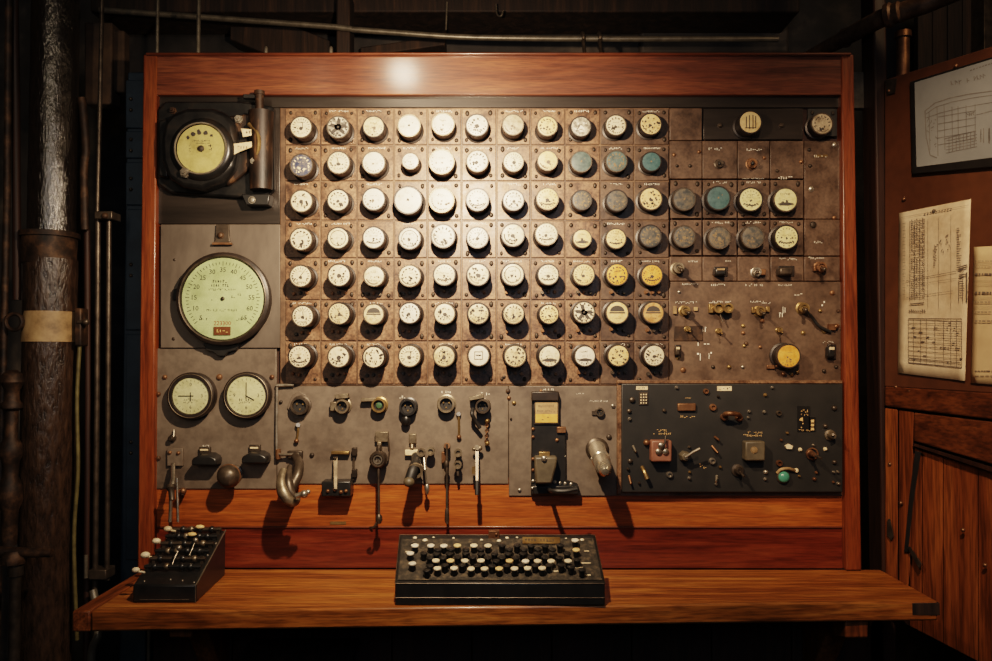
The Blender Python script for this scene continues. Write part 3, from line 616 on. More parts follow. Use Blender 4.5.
# handles
def handle_knob():
    t = thing('mushroom_knob', 'round dark mushroom knob on a long shaft at lower left of the board', 'knob', B(225,478))
    fc = B(225.5,477.5,.055); o = Vector((fc.x,0,fc.z)); s = S(.055)
    bm = bm_(); lathe(bm, o, OUT, [(0,9*s),(.006,9*s),(.008,6*s),(.03,5*s),(.035,8*s)], 24); obj('shaft', bm, M['dkmetal'], t)
    bm = bm_(); lathe(bm, o + OUT*.028, OUT, [(0,8.5*s),(.004,11.2*s),(.012,11.4*s),(.022,9.5*s),(.028,6*s),(.030,.0005)], 28); obj('knob', bm, M['dkmetal'], t)
    bm = bm_(); torus(bm, o + OUT*.036, OUT, 11*s, 1.2*s, 30, 6); obj('rim', bm, M['copper'], t)
handle_knob()
def hood(px, py, label):
    t = thing('hooded_lamp', label, 'hood', B(px, py, 0), 'black hooded lamps')
    bm = bm_(); prism(bm, [(px-12.5,py+7),(px+12,py+7),(px+12.5,py+1),(px+11,py-2),(px+6,py-5),(px-5,py-5.5),(px-11,py-2),(px-12.8,py+1)], 0, .034)
    vs = [v for v in bm.verts if v.co.y > -.01]; zz = max(v.co.z for v in bm.verts)
    for v in bm.verts:
        if v.co.y < -.03: v.co.z = v.co.z*.8 + B(px,py+5,.034).z*.2
    obj('hood', bm, M['black'], t, bev=.003)
    bm = bm_(); pbox(bm, px-5, py-12, px+6, py-5, 0, .008); obj('mount', bm, M['dkmetal'], t, bev=.001)
    bm = bm_(); pbox(bm, px-4, py-10, px+4, py-8.4, .008, .0085); obj('name_strip', bm, M['label'], t)
    bm = bm_(); ball(bm, B(px,py+1,.02), 4*S(), 12); obj('bulb', bm, M['dkmetal'], t)
hood(204, 459, 'left of the two black hooded lamps below the twin cream gauges'); hood(254, 457, 'right of the two black hooded lamps below the twin cream gauges')
# cord fitting at far left
t = thing('cord_fitting', 'dangling cord fitting of jointed steel at the lower left edge of the board', 'cord fitting', B(172,452))
stud(t, 173, 438, 3.2, .014, 'dkmetal', 0, 'ball_stud')
bm = bm_(); cyl(bm, B(174,430,.004), B(173.5,437,.008), 1*S()); obj('wire_eye', bm, M['steel'], t)
bm = bm_(); pbox(bm, 167, 448.5, 182.5, 466, 0, .007); b_ = obj('junction_cover', bm, M['grey2'], t, bev=.001)
for x, y in ((170,452.5),(178.5,453)): stud(b_, x, y, 1.6, .004, 'copper', .007)
bm = bm_(); tube(bm, spline([B(173,464,.012),B(173,474,.03),B(173,482,.045),B(171,489,.055)]), [2.2*S()]*18 + [3.2*S()], 10); obj('flexible_joint', bm, M['steel'], t)
bm = bm_(); lathe(bm, B(171,485,.05), B(172,500,.06)-B(171,485,.05), [(0,4*S()),(.006,5*S()),(.012,3*S()),(.03,2.6*S())], 12); obj('coupling', bm, M['dkmetal'], t)
bm = bm_(); cyl(bm, B(171,498,.06), B(170,522,.06), 1.6*S()); cyl(bm, B(177,478,.02), B(178,522,.03), 1.3*S()); obj('drop_rods', bm, M['steel'], t)
bm = bm_(); cyl(bm, B(183,492,0), B(183,492,.02), 3*S()); ball(bm, B(183,491,.022), 3.4*S(), 12); obj('stop_knob', bm, M['copper'], t)
# big crank handle
t = thing('crank_handle', 'thick curved bronze crank handle with a long drooping grip at lower left of the panel', 'crank', B(288,470))
bm = bm_(); pts = spline([B(295,456,.012),B(299,463,.03),B(298,474,.05),B(293,484,.06),B(290,490,.066)]); tube(bm, pts, [(4.2+1.8*i/len(pts))*S(.05) for i in range(len(pts))], 14); obj('arm', bm, M['dkmetal'], t)
bm = bm_(); pts = spline([B(284,470,.06),B(281.5,480,.075),B(283,491,.085),B(289,500,.088),B(295,502,.082),B(298,496,.072)]); n_ = len(pts); tube(bm, pts, [max(3.0, 6.4-3.6*abs(i/n_-.42)/.58)*S(.08) for i in range(n_)], 14); obj('grip', bm, M['socketmetal'], t)
bm = bm_(); pts = spline([B(290,466,.05),B(288,478,.07),B(290,490,.082),B(296,498,.082)]); n_ = len(pts); tube(bm, pts, [max(2.6, 5.2-3*abs(i/n_-.45)/.55)*S(.08) for i in range(n_)], 12); obj('inner_grip', bm, M['dkmetal'], t)
bm = bm_(); ball(bm, B(304,494,.10), 4*S(.1), 14); cyl(bm, B(296,496,.10), B(305,493,.10), 2.6*S(.1)); ball(bm, B(308,492,.1), 2.6*S(.1), 10); obj('side_knob', bm, M['steel'], t)
bm = bm_(); pbox(bm, 287, 451, 302, 459, 0, .012); obj('pivot_block', bm, M['dkmetal'], t, bev=.002)
bm = bm_(); tube(bm, [B(277,384.5,.006),B(276.5,420,.006),B(276.5,452,.008),B(281,455,.012),B(299,454,.012)], 1.5*S(), 8); cyl(bm, B(276,385.5,.006), B(294,385,.006), 2*S(), 1.5*S(), 10); obj('linkage_rod', bm, M['steel'], t)
bm = bm_(); cyl(bm, B(278,449,.008), B(278,459,.008), 2.6*S()); obj('linkage_joint', bm, M['copper'], t)
# lever on black block
t = thing('pull_lever', 'pale upright lever bar standing on a small black ledge block', 'lever', B(338,490))
bm = bm_(); pbox(bm, 321.5, 481.5, 350.5, 496.5, 0, .036); obj('ledge_block', bm, M['black'], t, bev=.002)
bm = bm_(); hexa(bm, [B(333.5,457,.014),B(337.5,457,.014),B(337,489,.044),B(334,489,.044)] + [B(333.5,457,.010),B(337.5,457,.010),B(337,489,.038),B(334,489,.038)]); obj('lever_bar', bm, M['socketmetal'], t)
bm = bm_(); pbox(bm, 331, 451.5, 349, 454.5, 0, .014); obj('cross_bar', bm, M['brass'], t, bev=.001)
for x, y in ((328,491),(335,489.5),(341,492),(346,491)): stud(t, x, y, 1.6, .005, 'copper', .036, 'terminal')
stud(t, 335.5, 458.5, 1.8, .006, 'screw', .013, 'pivot')
t = thing('limit_switch', 'slim dark two-post stop right of the pale upright lever', 'switch', B(353,465))
bm = bm_(); cyl(bm, B(354,448,.006), B(353.5,480,.006), 1*S()); obj('rod', bm, M['dkmetal'], t)
for y in (452, 473.5):
    bm = bm_(); pbox(bm, 351.5, y-4, 356.5, y+4, 0, .012); obj('post', bm, M['screw'], t, bev=.001)
# long drop rods
def droprod(name, label, x0, y0, x1, y1, heady, mk, parts):
    t = thing(name, label, 'drop rod', B(x0, y0))
    bm = bm_(); cyl(bm, B(x0,y0,.03), B(x1,y1,.045), 1.25*S(), 1.25*S()); obj('rod', bm, M['dkmetal'], t)
    for f in parts: f(t)
    return t
def p1(t):
    bm = bm_(); q = B(377.5,460,.04); o = Vector((q.x,0,q.z)); s = S(.04); lathe(bm, o, OUT, [(0,7*s),(.02,7*s),(.022,8.5*s),(.036,8.5*s),(.04,7*s),(.04,5.5*s),(.034,5*s),(.034,.0005)], 24); obj('drum', bm, M['dkmetal'], t)
    bm = bm_(); torus(bm, o + OUT*.038, OUT, 4*s, .9*s, 20, 6); quad(bm, o + OUT*.0345, 6*s, 1.5*s, X, Z, .7); quad(bm, o + OUT*.0345, 6*s, 1.5*s, X, Z, -.7); obj('drum_face', bm, M['steel'], t)
    bm = bm_(); pbox(bm, 375, 432, 388, 442, 0, .012); pbox(bm, 377, 442, 381, 452, 0, .02); obj('bracket', bm, M['socketmetal'], t, bev=.001)
    bm = bm_(); cyl(bm, B(379,446,.02), B(378.5,453,.03), 2.6*S()); obj('collar', bm, M['screw'], t)
    bm = bm_(); tube(bm, [B(388,436,.008),B(389.5,450,.008),B(388,460,.008),B(384,464,.012)], .9*S(), 6); obj('side_wire', bm, M['dkmetal'], t)
    bm = bm_(); lathe(bm, B(379,514,.043), V(0,0,-1), [(0,1.5*S()),(.004,3*S()),(.012,3.4*S()),(.018,2*S())], 10); tube(bm, spline([B(377,522,.045),B(374,527,.045),B(370,528,.04),B(372,531,.03)]), 1.2*S(), 6); obj('hook_end', bm, M['dkmetal'], t)
droprod('drop_rod', 'long thin steel drop rod hanging from a round drum under the green-centred socket', 378.3, 448, 379, 524, 0, 0, [p1])
def p2(t):
    bm = bm_(); cyl(bm, B(447,446,0), B(447,446,.03), 3.4*S(), 3*S(), 12); obj('pivot', bm, M['copper'], t)
    bm = bm_(); pbox(bm, 441.5, 452, 446, 463, 0, .014); obj('clip', bm, M['copper'], t, bev=.001)
    bm = bm_(); lathe(bm, B(446.5,460,.032), V(0,0,-1), [(0,1.5*S()),(.005,2.8*S()),(.02,2.4*S()),(.024,1.3*S())], 10); obj('collar', bm, M['screw'], t)
    bm = bm_(); lathe(bm, B(447,508,.043), V(0,0,-1), [(0,1.3*S()),(.004,2*S()),(.022,2.4*S()),(.028,1.6*S())], 10); obj('tip', bm, M['dkmetal'], t)
    for x, y in ((458,453),(457.5,465)):
        bm = bm_(); q = B(x,y,.03); o = Vector((q.x,0,q.z)); lathe(bm, o, OUT, [(0,2.8*S()),(.022,2.8*S()),(.022,4*S()),(.03,4*S()),(.03,2.4*S()),(.026,2.2*S())], 16); obj('ring_stud', bm, M['socketmetal'], t)
    bm = bm_(); cyl(bm, B(457.5,466,.02), B(458,476,.025), 2*S(), 1.2*S()); obj('spike', bm, M['dkmetal'], t)
droprod('drop_rod', 'long thin steel drop rod with two ring studs, right of the black valve coupling', 446.8, 444, 447, 524, 0, 0, [p2])
# valve coupling
t = thing('valve_coupling', 'black elbow valve coupling with ring mouth between the two long drop rods', 'valve', B(415,465))
bm = bm_(); pts = spline([B(416,455,.0),B(416,462,.03),B(413,470,.055),B(409,482,.065)]); tube(bm, pts, [5.2*S()]*len(pts), 14); obj('elbow', bm, M['rubber'], t)
bm = bm_(); q = B(415.5,468.5,.05); lathe(bm, q+V(0,.02,0), V(0,-1,-.15), [(0,6*S()),(.018,6.4*S()),(.02,7.4*S()),(.028,7.4*S()),(.028,5.2*S()),(.02,5*S())], 20, True, False); obj('ring_mouth', bm, M['socketmetal'], t)
bm = bm_(); ball(bm, B(409,482,.07), 5.6*S(.07), 14, (1,1,.9)); obj('end_ball', bm, M['khaki'], t)
bm = bm_(); pbox(bm, 405, 450, 418, 455.5, 0, .012); obj('name_tab', bm, M['label'], t, bev=.001)
bm = bm_(); pbox(bm, 409, 434, 416, 443.5, 0, .010); cyl(bm, B(412,444,.008), B(412,449,.012), 1.8*S()); obj('upper_block', bm, M['socketmetal'], t, bev=.001)
for x, y in ((421,452.5),(430.5,451.5)):
    bm = bm_(); q = B(x,y,.028); lathe(bm, Vector((q.x,0,q.z)), OUT, [(0,3*S()),(.02,3*S()),(.02,4.2*S()),(.028,4.2*S()),(.028,2.4*S()),(.024,2.2*S())], 16); obj('ring_stud', bm, M['socketmetal'], t)
bm = bm_(); cyl(bm, B(424,458,.02), B(425,470,.03), 1.6*S()); lathe(bm, B(427,484,.03), V(0,0,-1), [(0,1.5*S()),(.004,2.6*S()),(.014,2.4*S()),(.02,1.2*S())], 10); cyl(bm, B(425,470,.03), B(427,486,.03), .9*S()); obj('drop_pin', bm, M['steel'], t)
# slim lever
t = thing('slim_lever', 'slim brass lever with a round head, left of the black meter case', 'lever', B(477,460))
bm = bm_(); hexa(bm, [B(475,449,.02),B(479,449,.02),B(478.5,483,.05),B(475.5,483,.05)] + [B(475,449,.014),B(479,449,.014),B(478.5,483,.043),B(475.5,483,.043)]); obj('blade', bm, M['dkmetal'], t, bev=.0006)
bm = bm_(); cyl(bm, B(477,447.5,0), B(477,447.5,.024), 2.6*S()); ball(bm, B(480,448,.018), 2.6*S(), 10); ball(bm, B(474,449,.018), 2*S(), 10); obj('head', bm, M['socketmetal'], t)
bm = bm_(); cyl(bm, B(477,481,.046), B(477,495,.054), 2.4*S(), 2*S()); obj('grip', bm, M['rubber'], t)
bm = bm_(); pbox(bm, 472, 467, 475, 474, .02, .03); obj('catch', bm, M['brass'], t)
# black meter with amber window
t = thing('recorder_case', 'tall narrow black instrument case with an amber window and hinged flap below the gauges', 'instrument', B(548,440))
bm = bm_(); prism(bm, [(532,393),(535,391),(556,391),(559.5,394),(560,426),(565.5,432),(566,480),(578,484),(578,495),(531,495)], 0, .012); obj('case', bm, M['black'], t, bev=.002)
bm = bm_(); pbox(bm, 531.5, 391.5, 559, 401, .012, .022); obj('upper_cap', bm, M['housing'], t, bev=.002)
bm = bm_(); pbox(bm, 534, 400.5, 559, 424.5, .012, .016); fr_ = obj('window_frame', bm, M['dkmetal'], t, bev=.001)
bm = bm_(); pbox(bm, 535.5, 402.5, 557.5, 414, .016, .0172); obj('scale_card', bm, M['tagband'], fr_)
bm = bm_(); pbox(bm, 535.5, 414, 557.5, 422.5, .016, .0172); obj('amber_pane', bm, M['amberwin'], fr_)
bm = bm_(); pscrawl(bm, 546, 406, 16, 2.5, .0175, rng); pscrawl(bm, 546, 411, 18, 2, .0175, rng); pscrawl(bm, 545, 418.5, 8, 3, .0175, rng); obj('scale_print', bm, M['ink'], fr_, smooth=0)
bm = bm_(); prism(bm, [(534.5,457),(557.5,457),(556.5,466),(552,484),(535.5,484)], .012, .045); fl = obj('flap', bm, M['khaki'], t, bev=.004)
for m_ in (): pass
bm = bm_(); pbox(bm, 539, 452, 550, 457, .012, .024); obj('latch_plate', bm, M['brass'], t, bev=.001)
stud(t, 544, 458.5, 2.6, .006, 'steel', .045, 'latch_knob')
for x, y in ((533,429),(533,437),(533,459),(533,470),(533,481),(532.5,488),(557,440),(541,391),(555,482),(560,483),(565,483.5),(571,484)): stud(t, x, y, 1.5, .004, 'copper' if y < 480 else 'steel', .012, 'rivet')
bm = bm_(); pbox(bm, 557, 427, 566, 433, .004, .018); obj('shoulder_clip', bm, M['copper'], t, bev=.001)
bm = bm_(); prism(bm, [(533,486),(579,486),(579,494.5),(533,494.5)], 0, .022); obj('foot_tray', bm, M['black'], t, bev=.002)
bm = bm_(); tube(bm, spline([B(549,489,.02),B(551,491,.06),B(554,491,.085),B(566,491,.09),B(577,489,.085)]), 2.2*S(.07), 8); obj('tray_handle', bm, M['rubber'], t)
# nickel handle
t = thing('nickel_handle', 'shiny bullet-shaped nickel handle left of the black switch panel', 'handle', B(596,452))
o = B(595,447,.0); e = B(602.5,469,.14)
ax = (B(605.5,472,.115) - B(597,449,.0))
bm = bm_(); lathe(bm, B(597,449,.0), ax, [(0,9*S()),(.008,9.5*S()),(.014,8.2*S()),(.05,8*S()),(.052,9*S()),(.060,9*S()),(.062,8*S()),(ax.length*.8,7.6*S()),(ax.length*.93,6.4*S()),(ax.length,3.2*S()),(ax.length*1.01,.0005)], 26); obj('grip', bm, M['chrome'], t)
bm = bm_(); q = B(597,449,0); lathe(bm, q, OUT, [(0,11.5*S()),(.004,11.5*S()),(.008,9*S())], 24); obj('base_flange', bm, M['dkmetal'], t)
bm = bm_(); 
for k in (-1, 1): cyl(bm, B(597,449,0)+ax*.44+X*8.4*S()*k, B(597,449,0)+ax*.44+X*9.4*S()*k, 1.6*S())
obj('set_screw', bm, M['steel'], t)
t = socket(600, 412.5, 4.2, .010, 'tiny ring socket above the nickel handle', 'dkmetal', 'rubber', name='small_socket')
bm = bm_(); pbox(bm, 592, 411, 597, 415, 0, .005); obj('ear', bm, M['dkmetal'], t)

# ------------------------------------------------------------------ small switches at right
RG = 'small switches at the right of the board'
def toggle(px, py, r, label, lean=(6,8), mk='socketmetal', tip='dkmetal', p=.03, name='toggle_switch', extra=None):
    t = thing(name, label, 'switch', B(px, py), RG)
    q = B(px, py, p*.5); o = Vector((q.x,0,q.z)); R = r*S()
    bm = bm_(); lathe(bm, o, OUT, [(0,R*1.2),(.003,R*1.2),(.004,R*.9),(p*.45,R*.9),(p*.45,R*1.05),(p*.6,R),(p*.6,R*.6),(p*.5,R*.55),(p*.5,.0004)], 18); obj('bushing', bm, M[mk], t)
    bm = bm_(); e = B(px+lean[0]*.25, py+lean[1]*.25, p*1.5); cyl(bm, o+OUT*p*.4, e, R*.25, R*.35, 10); ball(bm, e, R*.42, 10); obj('lever', bm, M[tip], t)
    return t
toggle(719.5, 163.5, 4, 'small black jack under a short white word in the second row, right of the gauges', (0,0), 'dkmetal', 'rubber', .014, 'panel_jack')
toggle(752.3, 163.3, 5, 'copper-ringed jack in the second row, right of the small black jack', (2,0), 'copper', 'rubber', .016, 'panel_jack')
toggle(678.5, 268, 5.4, 'ringed toggle switch right of the bottom amber gauges, leftmost of the row of five switches', (14,10), 'socketmetal', 'dkmetal', .036)
t = toggle(757, 272, 4.4, 'oval ringed switch, third of the row of five switches', (2,2), 'steel', 'dkmetal', .022); bm = bm_(); pbox(bm, 760, 269, 766, 275, .001, .012); obj('side_block', bm, M['copper'], t, bev=.001)
t = toggle(821.5, 267, 5, 'copper toggle switch, rightmost of the row of five switches', (12,9), 'copper', 'dkmetal', .03); bm = bm_(); pbox(bm, 814, 265, 819, 271, .001, .01); obj('side_block', bm, M['copper'], t, bev=.001)
def slide(px, py, w, h, p, label, mk='black', cap=None):
    t = thing('slide_switch', label, 'switch', B(px, py), RG)
    bm = bm_(); pbox(bm, px-w*.62, py-h*.7, px+w*.62, py+h*.7, 0, .004); obj('base', bm, M['housing'], t, bev=.001)
    bm = bm_(); pbox(bm, px-w/2, py-h/2, px+w/2, py+h/2, .004, p); obj('slider', bm, M[mk], t, bev=.003)
    if cap:
        bm = bm_(); pbox(bm, px-w*.35, py-h*.45, px+w*.35, py-h*.2, p, p+.0006); obj('cap_strip', bm, M[cap], t)
    return t
slide(721, 271.5, 11, 7, .028, 'squat black slide switch, second of the row of five switches', 'black', 'tagband')
slide(786.5, 271, 13, 7.5, .03, 'wide black slide switch, fourth of the row of five switches', 'dkmetal')
t = toggle(685.5, 310.5, 4.6, 'brass toggle switch right of the sixth gauge row, leftmost of three brass switches', (14,10), 'brass', 'dkmetal', .032); bm = bm_(); pbox(bm, 673.5, 306, 677, 314, .001, .008); obj('side_block', bm, M['tagband'], t, bev=.001); bm = bm_(); pbox(bm, 694, 307, 698, 311, .001, .006); obj('side_block', bm, M['tagband'], t, bev=.001)
t = thing('twin_brass_jack', 'pair of brass jacks joined side by side on the right panel', 'jack', B(723,309), RG)
for x in (719, 728.5):
    bm = bm_(); q = B(x,308,.024); lathe(bm, Vector((q.x,0,q.z)), OUT, [(0,4.6*S()),(.02,4.4*S()),(.02,5*S()),(.025,5*S()),(.025,3.4*S()),(.018,3.2*S()),(.018,.0004)], 18); obj('barrel', bm, M['brass'], t)
bm = bm_(); pbox(bm, 709, 303.5, 713.5, 313, 0, .008); obj('end_tab', bm, M['brass'], t, bev=.001)
bm = bm_(); cyl(bm, B(719,312,.015), B(723,322,.02), 1.2*S(), .7*S()); obj('pin', bm, M['dkmetal'], t)
t = toggle(760.5, 311, 4.6, 'brass toggle switch with side tabs, right of the twin brass jacks', (15,11), 'brass', 'dkmetal', .032); bm = bm_(); pbox(bm, 752, 307, 755.5, 313, .001, .008); obj('side_block', bm, M['brass'], t, bev=.001); bm = bm_(); pbox(bm, 766.5, 306.5, 770, 312, .001, .008); obj('side_block', bm, M['brass'], t, bev=.001)
t = toggle(804, 308, 5.2, 'brass switch with a long drooping black lead, upper right of the amber gauge', (8,8), 'brass', 'dkmetal', .028)
bm = bm_(); tube(bm, spline([B(805,310,.02),B(812,317,.012),B(819,326,.01),B(831,332,.008)]), 1.6*S(), 8); obj('lead', bm, M['rubber'], t)
bm = bm_(); pbox(bm, 829, 324, 836, 330, 0, .01); ball(bm, B(836,326.5,.008), 2.6*S(), 10); obj('terminal', bm, M['copper'], t)
for x, y, lab in ((719.5,331,'tiny brass peg switch below the twin brass jacks'),(780,330,'tiny brass peg switch above the amber gauge'),(688,329,'tiny copper peg switch below the leftmost brass toggle')):
    toggle(x, y, 2.5, lab, (10,10), 'brass', 'brass', .022, 'peg_switch')
slide(678, 351, 5, 9, .02, 'narrow dark slide switch right of the bottom gauge row', 'dkmetal', 'label'); slide(832, 352, 7, 11, .022, 'black slide switch at the right edge beside the amber gauge', 'black', 'label')
bm = bm_(); pbox(bm, 767, 365, 775, 369, .001, .006); obj('copper_block', bm, M['copper'], cb, bev=.001)
bm = bm_(); pbox(bm, 674, 326, 703, 341, .001, .003); obj('scarred_plate', bm, M['rust'], cb, bev=.001)

# ------------------------------------------------------------------ black switch panel at lower right
PD = .018
t = thing('switch_panel', 'black rectangular switch panel with scattered switches at the lower right of the board', 'switch panel', B(732,437))
bm = bm_(); pbox(bm, 621.5, 383.5, 843, 492.5, 0, PD); obj('panel_plate', bm, M['blackpanel'], t, bev=.002)
bm = bm_(); pbox(bm, 617.5, 380.5, 842.5, 383.4, 0, PD+.001); pbox(bm, 617.5, 383.4, 621.4, 494, 0, PD-.004); obj('edge_trim', bm, M['plate'], t, bev=.0006)
def ps(px, py, r, mk='steel', h=.006, name='screw'): return stud(t, px, py, r, h, mk, PD, name)
for x, y, r, mk in ((632,400,2.6,'dkmetal'),(629,411,2,'dkmetal'),(629.5,419,1.6,'steel'),(676.5,387.5,1.6,'steel'),(772,387.5,1.3,'steel'),(765,395,1.6,'brass'),(718,396.5,1.2,'screw'),(664,410.5,1.7,'dkmetal'),
     (749,411.5,1.5,'steel'),(748,417.5,1.2,'steel'),(764,412,1.6,'steel'),(834,408,2.4,'dkmetal'),(787,433,1.2,'brass'),(781,440,1.2,'copper'),(813,445,1.2,'steel'),(630,461,2.2,'dkmetal'),(628,469,1.4,'dkmetal'),
     (689,447,1.3,'dkmetal'),(689.5,472,1.2,'brass'),(689,478,1.4,'steel'),(720,467,1.3,'brass'),(716,484,1.4,'steel'),(765.5,472,2,'steel'),(765,479,1.5,'steel'),(800,449.5,1.6,'label'),(825,449,1.6,'label'),(816,472.5,1.3,'copper'),(814,479,1.7,'copper'),
     (834,462,2,'dkmetal'),(833.5,472,1.3,'steel'),(837.5,472,1.3,'steel'),(838,483.5,1.6,'steel'),(833,482,1.1,'copper'),(639,483,1.2,'screw'),(796,470.5,2,'label'),(799,476,1.1,'brass'),(825,426,2,'dkmetal')): ps(x, y, r, mk)
def ringp(px, py, r, mk='steel'):
    bm = bm_(); q = B(px,py,PD+.006); o = Vector((q.x,-PD,q.z)); s = S(PD)*r; lathe(bm, o, OUT, [(0,s*1.1),(.005,s),(.006,s*.9),(.006,s*.6),(.002,s*.5),(.002,.0003)], 18); obj('ring_socket', bm, M[mk], t)
for x, y, r, mk in ((706.5,391.5,2.6,'copper'),(713.5,407.5,3.3,'copper'),(779.5,413.5,2.6,'dkmetal'),(670,475,3,'steel'),(713,461.5,3.2,'steel'),(780,463.5,3,'copper')): ringp(x, y, r, mk)
def lab(px, py, w, h, mk='label', ink='ink', d=PD):
    bm = bm_(); pbox(bm, px-w/2, py-h/2, px+w/2, py+h/2, d-.001, d+.001); o = obj('label_plate', bm, M[mk], t)
    if ink:
        bm = bm_(); pscrawl(bm, px, py, w*.8, h*.5, d+.0013, rng); obj('label_print', bm, M[ink], o, smooth=0)
lab(642, 388, 11.5, 3.6); lab(724.5, 388.5, 14.5, 4.6)
bm = bm_(); pbox(bm, 678, 403.5, 696, 411, PD-.001, PD+.007); obj('amber_bar', bm, M['copper'], t, bev=.0015)
bm = bm_()
for x, y, w, h in ((687.5,416.5,15,2.4),(662.5,430.5,12,2),(661,433.8,20,2.2),(755,432.5,15,1.8),(752.5,435.6,19,2.2),(701,464.5,4,2),(703,467.5,7,2),(688,398,6,1)): pscrawl(bm, x, y, w, h, PD+.0012, rng)
obj('panel_lettering', bm, M['gold_ink'], t, smooth=0)
bm = bm_(); pbox(bm, 639, 392, 648, 405, PD-.001, PD+.002); o_ = obj('dotted_plate', bm, M['dkmetal'], t)
bm = bm_()
for i in range(3):
    for j in range(4): quad(bm, B(641+2.6*i, 394.5+2.8*j, PD+.0024), .0024, .0026)
obj('dots', bm, M['label'], o_, smooth=0)
# window with print at upper right of the panel
bm = bm_(); pbox(bm, 797.5, 406, 810, 431.5, PD-.001, PD+.002); pbox(bm, 809, 417, 815.5, 431.5, PD-.001, PD+.002); o_ = obj('indicator_card', bm, M['black'], t)
bm = bm_(); pscrawl(bm, 804.5, 411, 8, 2.6, PD+.0025, rng); pscrawl(bm, 804.5, 415, 8, 2, PD+.0025, rng); blob(bm, B(801.5,419.3,PD+.0025), 2*S(), rng); pscrawl(bm, 802, 425.5, 3, 5, PD+.0025, rng); pscrawl(bm, 805, 430.3, 13, 1.8, PD+.0025, rng)
for y in (421,425,429): quad(bm, B(812.5,y,PD+.0025), .006, .005)
obj('card_print', bm, M['gold_ink'], o_, smooth=0)
# telephone-like handle
bm = bm_(); a = [B(724,418.5,PD), B(725,414.5,PD+.02), B(729,413.5,PD+.03), B(734,413.7,PD+.03), B(739,415,PD+.02), B(740,419,PD)]; tube(bm, spline(a), 2.4*S(PD), 10)
hh = obj('bridge_handle', bm, M['copper'], t)
for x, y in ((725,417.5),(740,418)):
    bm = bm_(); q = B(x,y,PD+.012); lathe(bm, Vector((q.x,-PD,q.z)), OUT, [(0,3.4*S()),(.012,3.2*S()),(.014,2*S())], 14); obj('handle_boss', bm, M['copper'], hh)
# square blocks
bm = bm_(); pbox(bm, 651.5, 440.5, 672, 462, PD, PD+.024); bk = obj('square_block', bm, M['leather'], t, bev=.003); bk['label'] = 'red-brown square block with pale rosette'
bm = bm_()
for a in (100, 215, 330): q = B(662+4*math.cos(math.radians(a)), 449.5-4*math.sin(math.radians(a)), PD+.026); ball(bm, q, 3.4*S(PD), 10, (1,.5,1))
obj('rosette', bm, M['steel'], bk); bm = bm_(); tube(bm, [B(662,449,PD+.03), B(665,443,PD+.034), B(665.5,436,PD+.03)], 1*S(PD), 6); obj('rosette_wire', bm, M['dkmetal'], bk)
bm = bm_(); pbox(bm, 745.5, 441.5, 765.5, 461, PD, PD+.024); bk = obj('square_block', bm, M['khaki'], t, bev=.003); bk['label'] = 'khaki square block'
stud(bk, 754, 450, 3, .003, 'tagband', PD+.024, 'boss')
bm = bm_(); ball(bm, B(646.5,442.5,PD+.005), 3.2*S(PD), 12); obj('ball_stud', bm, M['copper'], t)
# lever rosette
bm = bm_(); q = B(686,457,PD+.02); o = Vector((q.x,-PD,q.z)); lathe(bm, o, OUT, [(0,5.6*S()),(.012,5.6*S()),(.016,4.4*S()),(.02,4*S()),(.02,2*S())], 6); rl = obj('rotary_base', bm, M['khaki'], t, bev=.001)
bm = bm_(); tube(bm, [B(686,457,PD+.022), B(693,452,PD+.028), B(700,448.5,PD+.03)], [1.3*S(),1.1*S(),1.5*S()], 8); lathe(bm, o+OUT*.02, OUT, [(0,2*S()),(.003,1.8*S())], 10); obj('rotary_lever', bm, M['steel'], rl)
bm = bm_(); tube(bm, spline([B(642,467,PD+.002),B(644.5,472,PD+.012),B(647.5,479,PD+.016)]), 2*S(PD), 8); obj('curved_handle', bm, M['brass'], t)
for x0, y0, x1, y1 in ((633,446,636,452),(715,437,719,440),(712,446,718,453),(629,476,631,484),(717,476,716,482)):
    bm = bm_(); cyl(bm, B(x0,y0,PD), B(x1,y1,PD+.012), 1.4*S(), 1*S()); obj('peg', bm, M['steel' if x0 in (633,717) else 'copper'], t)
# round knob at lower middle, right knobs
def pknob(px, py, r, mk, lean, h=.02):
    bm = bm_(); q = B(px,py,PD+h*.6); o = Vector((q.x,-PD,q.z)); lathe(bm, o, OUT, [(0,r*1.2*S()),(.004,r*1.2*S()),(.005,r*.8*S()),(h*.7,r*.8*S()),(h,r*.6*S())], 16); k = obj('knob', bm, M[mk], t)
    bm = bm_(); cyl(bm, o+OUT*h*.8, o+OUT*h*1.6+X*lean[0]*S()-Z*lean[1]*S(), 1.6*S(), 1.2*S()); obj('knob_pin', bm, M['dkmetal'], k)
pknob(739, 471, 5, 'dkmetal', (2,4)); pknob(832, 435.5, 4.4, 'socketmetal', (-3,-2)); pknob(813, 454.5, 3.2, 'copper', (2,2), .03)
bm = bm_(); q = B(812.5,454,PD+.004); torus(bm, Vector((q.x,-PD-.003,q.z)), OUT, 5.4*S(), .9*S(), 24, 6); obj('ring_guard', bm, M['copper'], t)
bm = bm_(); prism(bm, [(785.5,446),(789,444),(793,446),(792,449),(787,449)], PD, PD+.006); obj('pointer', bm, M['label'], t)
bm = bm_(); q = B(785,477.5,PD+.012); o = Vector((q.x,-PD,q.z)); lathe(bm, o, OUT, [(0,6.6*S()),(.004,6.6*S()),(.006,5.4*S())], 24); gb = obj('lamp_ring', bm, M['dkmetal'], t)
bm = bm_(); ball(bm, o+OUT*.006, 5.6*S(PD), 18, (1,.7,1)); obj('green_lamp', bm, M['greenlens'], t)['label'] = 'green round lamp lens'
bm = bm_(); tube(bm, spline([B(777,473,PD+.004),B(781,469.5,PD+.008),B(788,468.5,PD+.008),B(795,470.5,PD+.004)]), 1.5*S(PD), 8); obj('lamp_lead', bm, M['tagband'], t)

